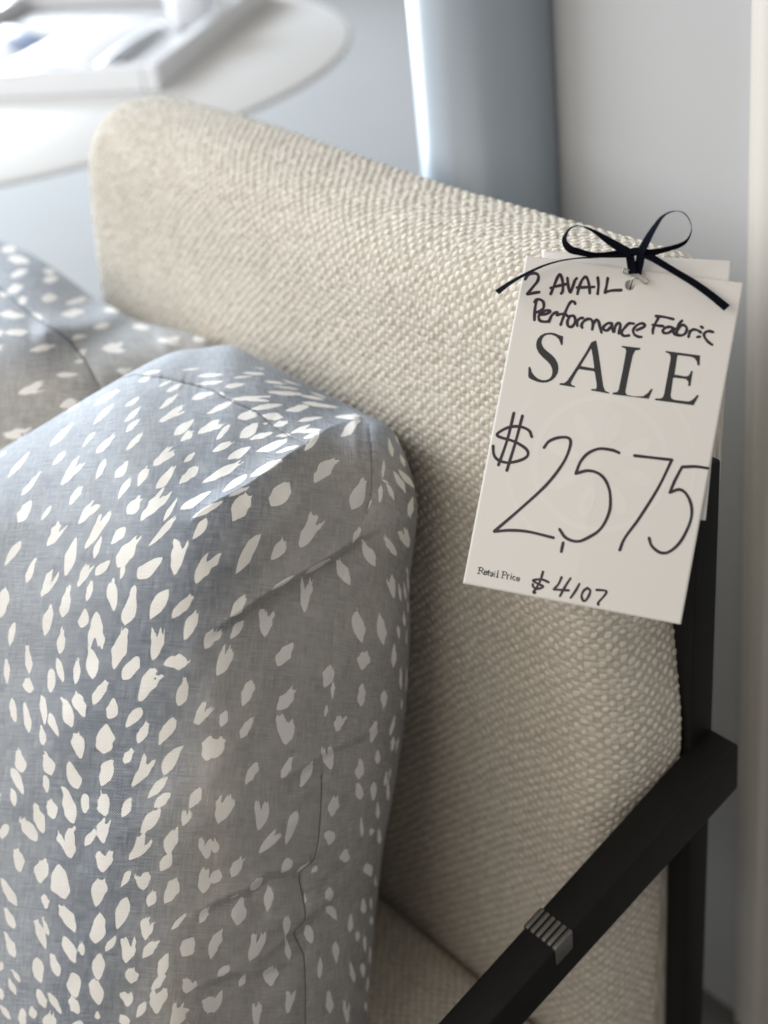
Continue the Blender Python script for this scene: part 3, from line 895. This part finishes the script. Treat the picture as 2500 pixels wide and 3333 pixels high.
PG = 'spotted throw pillows propped on the chair'
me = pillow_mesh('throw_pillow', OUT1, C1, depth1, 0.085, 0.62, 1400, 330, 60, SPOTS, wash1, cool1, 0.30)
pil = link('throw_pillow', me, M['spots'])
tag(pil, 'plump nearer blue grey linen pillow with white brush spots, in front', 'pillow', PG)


def seam_tube(name, lines, dep, parent, r=0.00034, K=0.085, gam=0.62, outline=OUT1, c=C1):
    """dark stitched line lying in the groove of a seam"""
    th, R = outline_radius(outline, c, 1440)
    Vs, Qs, k = [], [], 0
    for line in lines:
        P = smooth_path(line, 6)
        a = np.arctan2(P[:, 1] - c[1], P[:, 0] - c[0])
        a = th[0] + np.mod(a - th[0], 2 * pi)
        rho = np.clip(np.hypot(P[:, 0] - c[0], P[:, 1] - c[1]) / np.interp(a, np.r_[th, th[0] + 2 * pi], np.r_[R, R[0]]), 0, 0.999)
        tau = np.arcsin(rho ** (1 / gam))
        d = dep(P[:, 0], P[:, 1]) + K * (1 - np.cos(tau)) - 0.0001
        v, q = tube(at(P[:, 0], P[:, 1], d), r, 6)
        Vs.append(v); Qs.append(q + k); k += len(v)
    return link(name, np_mesh(name, np.vstack(Vs), np.vstack(Qs)), M['thread'], parent)


seam_tube('seam', [SEAM_TOP], depth1, pil)
seam_tube('seam', [SEAM_SIDE_A], depth1, pil, 0.00022)
seam_tube('seam', [SEAM_SIDE_B], depth1, pil)

K2 = 800 / 1659
S2 = '5,130,110,125,50 50,190,190,205,60 65,310,185,275,50 290,270,375,280,38 290,335,390,320,50 55,415,145,370,66 -10,430,80,440,44 120,490,180,460,60 280,455,380,455,72 440,500,585,450,38 0,570,165,575,56 410,570,560,545,50 695,535,825,545,44 630,655,740,630,44 890,650,1010,655,42 25,690,195,685,50 485,730,580,710,38 195,805,360,785,50 690,800,825,790,82,1 1065,740,1210,745,56,1 530,850,575,800,55 500,885,570,885,38 380,975,520,970,38 120,1095,275,1055,78,1 785,950,880,950,60,1 400,1190,520,1160,66 560,390,640,390,44 460,310,540,330,32 180,120,230,140,18 1300,740,1390,720,64 5,1385,190,1365,80,1 200,560,290,600,40'
SPOTS2 = []
for it in S2.split():
    v = [float(q) for q in it.split(',')]
    SPOTS2.append((v[0] * K2, 750 + v[1] * K2, v[2] * K2, 750 + v[3] * K2, v[4] * K2, len(v) > 5))
rnd = random.Random(9)
for _ in range(160):
    x, y = rnd.uniform(-900, 900), rnd.uniform(750, 2100)
    if x > -20 and y < 1430: continue
    L = rnd.uniform(40, 75)
    SPOTS2.append((x, y, x + L, y - L * rnd.uniform(-.1, .5), rnd.uniform(18, 30), rnd.random() < .25))
OUT2 = S((-60, 495), (0, 520), (60, 545), (110, 575), (160, 610), (200, 640), (250, 668), (290, 690), (350, 705), (420, 722), (480, 752), (520, 800), (530, 900), (480, 1050), (350, 1180), (150, 1300), (-100, 1350), (-350, 1300), (-520, 1100), (-560, 850), (-450, 640), (-280, 520), (-150, 485))
C2 = np.array([0., 880.]) * D
_b2 = TPS([(x * D, y * D, d) for x, y, d in [
    (0, 520, 1.33), (200, 640, 1.28), (480, 750, 1.16), (100, 700, 1.17), (220, 830, 1.12), (0, 620, 1.22), (400, 850, 1.15), (0, 900, 1.13), (-300, 900, 1.2), (0, 1200, 1.12), (300, 1100, 1.12), (-300, 600, 1.33), (-400, 1200, 1.2)]], 1e-4)
SEAM2 = S((-60, 585), (0, 622), (30, 648), (70, 682), (105, 705), (150, 738), (185, 782), (205, 820), (222, 850), (240, 890))


def depth2(x, y):
    d = _b2(x, y)
    dist, sg, pos = poly_dist(x, y, SEAM2)
    d = d + 0.004 * np.exp(-(dist / 5) ** 2) + 0.004 * np.exp(-(dist / 24) ** 2)
    for line, st in ((S((60, 720), (150, 708), (220, 690), (290, 655)), 0.016), (S((330, 735), (400, 715), (470, 735)), 0.010)):
        dist, sg, pos = poly_dist(x, y, line)
        side = -sg * dist
        amp = sstep(0, .2, pos) * (1 - sstep(.8, 1, pos))
        d = d + amp * (-st * np.exp(-(dist / 42) ** 2))
    return d + 0.003 * noise2(x / 180, y / 200, 51)


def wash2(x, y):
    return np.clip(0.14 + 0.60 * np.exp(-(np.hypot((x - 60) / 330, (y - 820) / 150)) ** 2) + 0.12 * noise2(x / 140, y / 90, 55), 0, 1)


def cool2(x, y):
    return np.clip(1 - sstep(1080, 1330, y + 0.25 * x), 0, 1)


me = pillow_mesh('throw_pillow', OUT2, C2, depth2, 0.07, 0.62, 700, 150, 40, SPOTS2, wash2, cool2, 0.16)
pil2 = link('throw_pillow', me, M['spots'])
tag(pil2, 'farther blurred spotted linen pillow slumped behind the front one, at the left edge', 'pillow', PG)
seam_tube('seam', [SEAM2[:-1]], depth2, pil2, 0.0007, 0.07, 0.62, OUT2, C2)

# ---------------------------------------------------------------- sale tags
TK = 0.908
_tl, _tr, _bl, _br = (1713, 832), (2421, 921), (1507, 1899), (2216, 2033)
pA, pB, pC = at(*_tl, TK), at(*_tr, TK * 0.9636), at(*_bl, TK * 0.988)
TN = np.cross(pB - pA, pC - pA); TN /= np.linalg.norm(TN)
if TN @ (CAM - pA) < 0: TN = -TN
TOPL, BOTL = np.array([2063., 878.]), np.array([1858., 1966.])   # the crease down the middle of the front tag


def crease_side(x, y):
    d = BOTL - TOPL
    L = np.linalg.norm(d)
    return (d[0] * (y - TOPL[1]) - d[1] * (x - TOPL[0])) / L    # >0 left of the crease


def tag_pt(x, y, off=0.0, back=0.0):
    x = np.asarray(x, float); y = np.asarray(y, float)
    P = hit(x, y, pA - TN * back, TN)
    side = crease_side(x, y)
    bend = 0.000007 * np.clip(side, 0, None) * 1.0 + 0.0000000055 * np.clip(-side, 0, None) ** 2
    fy = np.clip((y - 900) / 1100, 0, 1)
    bend = bend + 0.0035 * (fy - 0.5) ** 2 * 2
    r = ray(x, y)
    P = P + r * bend[..., None]
    return P + TN * off


def flat_poly(bm, loops, off, thick, fn):
    """fill outline loops (photo pixels) on the tag; first loop outer, the rest holes; thick > 0 gives a solid sheet"""
    edges = []
    for lp in loops:
        lp = np.asarray(lp, float)
        V = fn(lp[:, 0], lp[:, 1], off)
        vs = [bm.verts.new([float(c) for c in v]) for v in V]
        edges += [bm.edges.new((vs[i], vs[(i + 1) % len(vs)])) for i in range(len(vs))]
    bmesh.ops.triangle_fill(bm, use_beauty=True, use_dissolve=False, edges=edges)


def dense(loop, step=14):
    out = []
    L = np.asarray(loop, float)
    for i in range(len(L)):
        a, b = L[i], L[(i + 1) % len(L)]
        n = max(1, int(np.linalg.norm(b - a) / step))
        for k in range(n): out.append(a + (b - a) * k / n)
    return np.array(out)


def tag_sheet(name, tl, tr, bl, br, top, bot, hole, hr, fn, mat, parent=None, thick=0.0004, nu=60, nv=90):
    """paper sheet as two grids meeting at the crease, with a punched hole, then given thickness"""
    bm = bmesh.new()
    tl, tr, bl, br, top, bot = (np.array(p, float) for p in (tl, tr, bl, br, top, bot))
    vs = {}
    for j in range(nv + 1):
        v = j / nv
        l, m_, r_ = tl + (bl - tl) * v, top + (bot - top) * v, tr + (br - tr) * v
        for i in range(nu + 1):
            u = i / nu
            p = l + (m_ - l) * (u * 2) if u <= 0.5 else m_ + (r_ - m_) * (u * 2 - 1)
            d = p - hole; dist = np.linalg.norm(d)
            vs[i, j] = (p, dist)
    V = {}
    for k, (p, dist) in vs.items():
        V[k] = p
    faces = []
    inside = lambda k: vs[k][1] < hr
    for j in range(nv):
        for i in range(nu):
            ks = [(i, j), (i + 1, j), (i + 1, j + 1), (i, j + 1)]
            n_in = sum(inside(k) for k in ks)
            if n_in == 4: continue
            faces.append(ks)
    # pull grid points that fall in the hole out to its rim
    for k in V:
        if inside(k):
            d = V[k] - hole; n = np.linalg.norm(d)
            V[k] = hole + d / max(n, 1e-6) * hr
    used = sorted({k for f in faces for k in f})
    P = np.array([V[k] for k in used])
    W = fn(P[:, 0], P[:, 1], 0.0)
    bv = {k: bm.verts.new([float(c) for c in w]) for k, w in zip(used, W)}
    for f in faces:
        try: bm.faces.new([bv[k] for k in f])
        except Exception: pass
    me = bpy.data.meshes.new(name)
    bmesh.ops.recalc_face_normals(bm, faces=bm.faces)
    bm.to_mesh(me); bm.free()
    o = link(name, me, mat, parent)
    md = o.modifiers.new('paper_thickness', 'SOLIDIFY'); md.thickness = thick; md.offset = 0
    return o


HOLE = np.array([2051.3, 928.5])
back_fn = lambda x, y, off=0.0: tag_pt(x, y, off, 0.0045)
bt = tag_sheet('blank_tag', (1766, 816), (2383, 849), (1690, 1640), (2297, 1694), (2075, 833), (1990, 1668), np.array([2060., 920.]), 13, back_fn, M['paper_b'])
tag(bt, 'plain white card tag mostly hidden behind the written sale tag', 'tag')

ft_ = tag_sheet('sale_tag', _tl, _tr, _bl, _br, TOPL, BOTL, HOLE, 16.5, tag_pt, M['paper'], nu=100, nv=150)
tag(ft_, 'white sale tag with handwritten price hanging on the cream chair back', 'sale tag')

EPS = 0.00032


def stroke_mesh(bm, pts, w, sc, ox, oy, per=8, off=EPS, taper=0.12, seed=0):
    """a pen stroke: a flat ribbon with round ends lying on the tag"""
    P = np.asarray(pts, float) * sc + [ox, oy]
    P = smooth_path(P, per) if len(P) > 2 else np.array([P[0] + (P[-1] - P[0]) * t for t in np.linspace(0, 1, 8)])
    n = len(P)
    T = np.gradient(P, axis=0); T /= np.maximum(np.linalg.norm(T, axis=1)[:, None], 1e-9)
    N = np.c_[-T[:, 1], T[:, 0]]
    k = np.arange(n)
    hw = w / 2 * (1 + taper * np.sin(k * 0.37 + seed) * 0.8)
    # left side forward, round cap, right side back, round cap
    cap = np.linspace(-pi / 2, pi / 2, 7)[1:-1]
    left = P + N * hw[:, None]; right = P - N * hw[:, None]
    V2 = []
    rows = []
    vl = [bm.verts.new([float(c) for c in q]) for q in tag_pt(left[:, 0], left[:, 1], off)]
    vr = [bm.verts.new([float(c) for c in q]) for q in tag_pt(right[:, 0], right[:, 1], off)]
    for i in range(n - 1):
        try: bm.faces.new((vl[i], vl[i + 1], vr[i + 1], vr[i]))
        except Exception: pass
    for end, sgn in ((0, -1), (n - 1, 1)):
        c = P[end] + np.array([sgn * T[end] * cos(a) + N[end] * sin(a) for a in cap]) * hw[end]
        cv = [bm.verts.new([float(q) for q in v]) for v in tag_pt(c[:, 0], c[:, 1], off)]
        lp = [vr[end]] + cv + [vl[end]]
        try: bm.faces.new(lp)
        except Exception: pass


def writing(name, strokes, w, sc, ox, oy, mat, parent, taper=0.12):
    bm = bmesh.new()
    for n, s in enumerate(strokes):
        stroke_mesh(bm, s, w, sc, ox, oy, off=EPS + 0.000012 * (n % 7), taper=taper, seed=n)
    me = bpy.data.meshes.new(name)
    for f in bm.faces:
        f.normal_update()
        if f.normal.dot(Vector(TN)) < 0: f.normal_flip()
    bm.to_mesh(me); bm.free()
    return link(name, me, mat, parent, False)


def pp(txt):
    return [[tuple(float(q) for q in p.split(',')) for p in s.split()] for s in txt.strip().split('|')]


NOTE1 = pp('40,120 75,70 130,45 190,45 220,85 205,150 150,220 70,320 | 70,320 90,322 150,308 230,295 | 385,320 430,210 470,110 505,55 530,90 550,190 545,280 525,315 | 385,240 470,215 585,190 | 610,105 620,200 648,300 680,230 710,140 735,110 | 745,320 770,220 810,130 855,90 885,130 905,220 912,310 | 740,235 850,230 970,225 | 1020,100 1030,200 1018,318 | 1155,110 1140,200 1118,300 | 1118,300 1200,275 1335,268 | 190,420 170,540 165,670 | 165,430 190,400 240,395 285,430 290,500 250,545 190,570 | 250,600 320,590 375,565 365,545 310,545 250,580 222,630 240,680 300,695 355,690 | 360,695 390,625 430,580 475,568 | 715,450 700,425 660,425 620,480 580,570 545,660 520,735 | 470,605 540,590 590,600 630,640 | 640,620 690,615 715,660 700,730 660,765 620,750 610,690 640,625 | 745,750 740,700 765,660 800,645 820,645 | 810,775 800,740 830,690 880,660 930,665 955,720 945,800 | 955,730 1000,670 1030,690 1050,770 1070,840 | 1210,720 1160,715 1100,760 1100,800 1150,810 1210,750 | 1212,735 1215,780 1232,828 | 1240,830 1260,750 1300,712 1325,740 1305,850 | 1505,720 1440,720 1380,780 1340,840 1370,885 1440,880')
NOTE2 = pp('110,355 210,310 235,280 190,250 110,280 55,350 70,420 130,455 180,460 | 405,140 520,150 670,185 | 440,170 390,260 360,340 355,405 | 355,275 430,285 515,295 | 690,330 620,305 550,320 508,365 540,402 610,390 670,340 | 688,330 672,380 695,425 | 805,210 760,260 730,330 722,420 | 725,430 800,435 860,400 880,330 850,288 800,280 740,350 | 930,370 915,410 908,455 | 905,450 940,370 990,345 1050,360 1095,390 | 1098,300 1112,308 1125,320 | 1040,462 1060,458 1082,455 | 1285,385 1220,370 1165,390 1145,430 1170,490 1220,545 1270,580')
PRICE = pp('417,285 400,250 350,230 290,235 235,265 240,285 320,310 385,350 395,385 360,410 290,425 235,410 212,380 208,335 | 320,158 285,300 237,437 | 366,173 330,310 282,467 | 483,343 510,310 560,290 615,292 625,330 590,420 500,540 360,670 215,795 | 215,797 300,790 400,798 533,830 | 888,372 850,357 780,350 720,375 680,420 655,482 | 655,484 720,468 780,485 820,530 840,600 835,690 790,780 720,830 660,850 600,830 567,785 | 586,858 576,905 | 972,387 1060,397 1173,410 | 1173,410 1100,560 1000,720 920,830 892,896 | 1368,455 1300,446 1228,448 | 1228,448 1190,520 1162,585 | 1162,586 1215,570 1255,600 1280,670 1270,750 1220,850 1160,905 1110,910 1065,875 1050,832')
RETAIL = pp('882,382 820,355 760,352 715,365 760,395 820,425 800,445 750,452 715,430 712,405 | 822,270 790,370 740,460 718,485 722,497 738,494 | 1022,330 990,400 940,458 | 940,460 1020,465 1098,470 | 1118,340 1060,430 1005,532 | 1215,400 1170,480 1120,550 | 1300,445 1260,475 1238,530 1255,580 1285,575 1320,520 1330,470 1300,445 | 1400,465 1460,468 1505,480 1490,520 1420,600 1420,625')
CAPTION = pp('137,225 132,255 127,290 | 137,224 165,227 176,240 165,256 134,257 | 150,257 168,280 185,297 | 114,286 142,291 | 122,221 137,224 | 188,277 213,281 210,263 197,261 186,280 196,300 216,298 | 237,250 229,298 240,308 | 222,268 251,273 | 258,285 270,277 282,285 276,318 | 281,295 258,303 260,318 277,308 | 300,285 294,322 | 303,264 303,267 | 338,255 327,328 | 318,325 336,329 | 394,268 380,335 | 392,267 422,273 430,288 420,302 388,303 | 371,333 393,338 | 381,265 394,268 | 440,302 432,346 | 438,314 448,303 458,303 | 480,312 473,353 | 484,291 484,294 | 523,327 508,319 496,338 504,358 521,356 | 538,347 565,351 562,333 548,330 536,350 546,368 566,365')
k4 = 1000 / 1659
writing('handwritten_note', NOTE1, 9.6, 400 / 1659, 1700, 880, M['ink'], ft_)
writing('handwritten_note', NOTE2, 9.2, 350 / 1659, 2050, 1000, M['ink'], ft_)
writing('handwritten_price', PRICE, 9.8, k4, 1480, 1250, M['ink'], ft_, 0.08)
writing('handwritten_retail_price', RETAIL, 8.0, 500 / 1659, 1520, 1780, M['ink'], ft_)
writing('printed_caption', CAPTION, 3.0, 500 / 1659, 1520, 1780, M['print'], ft_, 0.35)

k3, kT4, kT3 = 900 / 1659, 320 / 1659, 350 / 1659
LET = [
    ([pp('665,330 685,320 690,180 640,165 540,125 460,118 380,130 310,165 255,230 235,310 240,380 275,455 340,530 430,610 480,670 505,730 510,790 495,850 460,895 400,920 330,920 260,890 200,840 160,780 140,705 120,695 105,705 102,860 115,885 180,920 260,950 340,965 420,958 500,925 560,870 600,800 612,720 600,640 560,560 500,495 430,440 370,385 335,330 325,280 340,220 375,175 430,152 500,155 570,185 620,235 645,300 652,322')[0]], kT4, 1700, 1060),
    ([pp('1240,250 1250,260 1290,470 1320,680 1345,870 1370,1030 1400,1100 1470,1130 1468,1148 1165,1095 1162,1075 1180,1068 1240,1070 1258,1040 1250,950 1225,790 1205,770 960,735 935,760 850,910 820,970 835,1000 890,1020 888,1042 635,1000 630,980 645,970 710,970 760,930 830,830 940,660 1080,440 1160,290 1170,280')[0],
      pp('1165,385 1190,520 1215,710 1200,720 992,682 995,665')[0]], kT4, 1700, 1060),
    ([pp('875,877 985,890 985,900 955,905 940,935 915,1050 895,1155 905,1172 950,1180 1000,1180 1030,1160 1050,1135 1060,1138 1035,1195 818,1168 820,1158 845,1155 855,1140 880,1020 900,910 895,893 873,885')[0]], k3, 1550, 650),
    ([pp('550,680 570,677 1085,745 1078,895 1060,903 1043,890 1035,840 1000,790 940,765 745,740 733,755 690,1040 860,1068 900,1060 925,1030 945,985 970,985 970,1000 935,1215 905,1220 900,1200 905,1160 880,1120 840,1105 680,1088 668,1100 630,1370 645,1410 690,1430 900,1455 950,1440 1000,1400 1035,1355 1065,1360 1060,1380 985,1515 395,1435 388,1420 400,1408 470,1410 510,1390 530,1340 590,1010 630,790 625,740 600,715 550,695')[0]], kT3, 2050, 1000),
]
bm = bmesh.new()
for loops, sc, ox, oy in LET:
    flat_poly(bm, [dense(np.array(l) * sc + [ox, oy], 10) for l in loops], EPS, 0, tag_pt)
for f in bm.faces:
    f.normal_update()
    if f.normal.dot(Vector(TN)) < 0: f.normal_flip()
me = bpy.data.meshes.new('printed_heading'); bm.to_mesh(me); bm.free()
link('printed_heading', me, M['print'], ft_, False)

# faint round emblem varnished on the card: rings and petals
bm = bmesh.new()
EC = np.array([1955., 1510.])
def ring(c, r0, r1, n=120, a0=0, a1=2 * pi):
    th = np.linspace(a0, a1, n)
    rows = []
    for r in (r0, r1):
        xs, ys = c[0] + r * np.cos(th), c[1] + r * np.sin(th) * 1.0
        rows.append([bm.verts.new([float(q) for q in v]) for v in tag_pt(xs, ys, 0.00024)])
    for i in range(n - 1):
        bm.faces.new((rows[0][i], rows[0][i + 1], rows[1][i + 1], rows[1][i]))
ring(EC, 205, 226); ring(EC, 300, 312, 120, -0.9, 0.4)
ring(EC, 300, 312, 120, 2.3, 3.9)
for k in range(8):
    a = k * pi / 4 + 0.35
    c = EC + 128 * np.array([cos(a), sin(a)])
    th = np.linspace(0, 2 * pi, 28, endpoint=False)
    ex, ey = 55 * np.cos(th), 24 * np.sin(th)
    xs, ys = c[0] + ex * cos(a) - ey * sin(a), c[1] + ex * sin(a) + ey * cos(a)
    bm.faces.new([bm.verts.new([float(q) for q in v]) for v in tag_pt(xs, ys, 0.00024)])
for f in bm.faces:
    f.normal_update()
    if f.normal.dot(Vector(TN)) < 0: f.normal_flip()
me = bpy.data.meshes.new('faint_emblem'); bm.to_mesh(me); bm.free()
link('faint_emblem', me, M['faint'], ft_, False)

# ---------------------------------------------------------------- ribbon bow and wire pin
RW = 0.0054


def tag_depth(x, y):
    return (hit(x, y, pA, TN) - CAM) @ _f


def ribbon(bm, pts, twist=1):
    """pts: x, y, visible width (in the traced view), distance in front of the tag; a flat satin band RW wide that turns on edge where it looks thin"""
    A = np.array(pts, float)
    A = smooth_path(A, 10)
    xy = A[:, :2] * k3 + [1550, 650]
    wv = np.clip(A[:, 2] * k3, 6.5, 60)
    T = np.gradient(xy, axis=0); T /= np.linalg.norm(T, axis=1)[:, None]
    N = np.c_[-T[:, 1], T[:, 0]]
    d = tag_depth(xy[:, 0], xy[:, 1]) - A[:, 3]
    full = RW * FPX / d
    s_ = np.clip(wv / full, 0.05, 1)
    c_ = np.sqrt(1 - s_ ** 2) * twist
    P = at(xy[:, 0], xy[:, 1], d)
    side = (N[:, :1] * _R - N[:, 1:] * _U) * s_[:, None] + _f * c_[:, None]
    tan = np.gradient(P, axis=0); tan /= np.linalg.norm(tan, axis=1)[:, None]
    side = side - tan * np.sum(side * tan, 1)[:, None]; side /= np.linalg.norm(side, axis=1)[:, None]
    nor = np.cross(tan, side)
    t = 0.00016
    rows = []
    for sx, sn in ((-1, -1), (1, -1), (1, 1), (-1, 1)):
        q = P + side * sx * RW / 2 + nor * sn * t
        rows.append([bm.verts.new([float(c) for c in v]) for v in q])
    n = len(P)
    for i in range(n - 1):
        for k in range(4):
            a, b = rows[k], rows[(k + 1) % 4]
            bm.faces.new((a[i], a[i + 1], b[i + 1], b[i]))
    for i in (0, n - 1):
        bm.faces.new([r[i] for r in rows])


bow = empty('ribbon_bow', at(955 * k3 + 1550, 318 * k3 + 650, 0.915))
tag(bow, 'narrow black satin ribbon tied in a bow above the sale tag', 'ribbon')
def rib_part(name, pts, twist=1):
    bm = bmesh.new(); ribbon(bm, pts, twist)
    o = bm_obj(name, bm, M['satin'], bow, True)
    md = o.modifiers.new('edges', 'EDGE_SPLIT'); md.split_angle = radians(40)
    return o
rib_part('loop', [(930, 322, 50, .010), (850, 280, 54, .013), (780, 237, 46, .016), (720, 197, 32, .018), (660, 167, 19, .019), (605, 158, 9, .018), (560, 178, 8, .016), (535, 220, 11, .014), (536, 262, 26, .011), (565, 297, 34, .010), (620, 314, 30, .009), (690, 328, 18, .009), (760, 332, 22, .009), (850, 326, 36, .009), (920, 322, 44, .009)], 1)
rib_part('loop', [(985, 318, 46, .010), (1012, 268, 40, .013), (1042, 212, 30, .016), (1075, 160, 22, .019), (1110, 110, 16, .021), (1150, 80, 11, .021), (1202, 68, 8, .019), (1252, 85, 8, .017), (1285, 135, 8, .015), (1290, 190, 9, .013), (1265, 243, 14, .011), (1220, 274, 19, .010), (1150, 296, 22, .010), (1080, 312, 28, .010), (1000, 324, 40, .009)], -1)
rib_part('tail', [(930, 325, 48, .009), (860, 330, 40, .010), (800, 336, 26, .011), (700, 345, 18, .011), (600, 352, 14, .010), (500, 368, 14, .009), (400, 398, 16, .009), (300, 445, 20, .009), (210, 495, 24, .010), (125, 556, 34, .011)], 1)
rib_part('tail', [(985, 322, 48, .009), (1040, 340, 50, .010), (1100, 375, 47, .010), (1200, 435, 46, .009), (1300, 495, 48, .007), (1400, 565, 50, .006), (1505, 650, 53, .006)], -1)
rib_part('hanging_strap', [(922, 330, 44, .007), (928, 370, 44, .006), (934, 405, 44, .004), (940, 445, 44, .002)], 1)
rib_part('hanging_strap', [(988, 330, 46, .0066), (982, 370, 46, .0056), (974, 405, 46, .0036), (966, 445, 46, .0016)], 1)
# knot: a short turned cushion of ribbon
bm = bmesh.new()
kc = at(958 * k3 + 1550, 319 * k3 + 650, 0.911)
bmesh.ops.create_uvsphere(bm, u_segments=32, v_segments=18, radius=1)
ax = _R * cos(-0.05) - _U * sin(-0.05); ay = np.cross(_f, ax)
for v in bm.verts:
    c = v.co
    sx, sy, sz = [math.copysign(abs(q) ** 0.7, q) for q in c]
    p = kc + ax * sx * 0.0068 + ay * sy * 0.0031 * (1 + 0.18 * sx) + _f * sz * 0.0035
    p = p + ay * 0.00022 * sin(sx * 9)
    v.co = [float(q) for q in p]
bm_obj('knot', bm, M['satin'], bow, True)

k6 = 200 / 1659
PIN = [(925, 812, -.0016), (820, 780, -.0016), (700, 745, -.0018), (645, 705, -.002), (660, 648, -.0022), (725, 633, -.0022), (850, 670, -.0022), (1000, 740, -.002), (1150, 820, -.002), (1285, 905, -.002), (1322, 970, -.0019), (1275, 1025, -.0018), (1200, 1000, -.0018), (1130, 940, -.0018), (1050, 885, -.0019), (970, 858, -.002), (910, 925, -.0012), (870, 1040, .0008), (845, 1130, .0028), (835, 1170, .0044)]
P = smooth_path(np.array([(x * k6 + 1950, y * k6 + 800, dz) for x, y, dz in PIN]), 8)
v, q = tube(at(P[:, 0], P[:, 1], tag_depth(P[:, 0], P[:, 1]) + P[:, 2]), 0.00048, 12)
o = link('wire_pin', np_mesh('wire_pin', v, q), M['wire'])
tag(o, 'small bent silver wire pin hooked through the hole of the sale tag', 'pin')
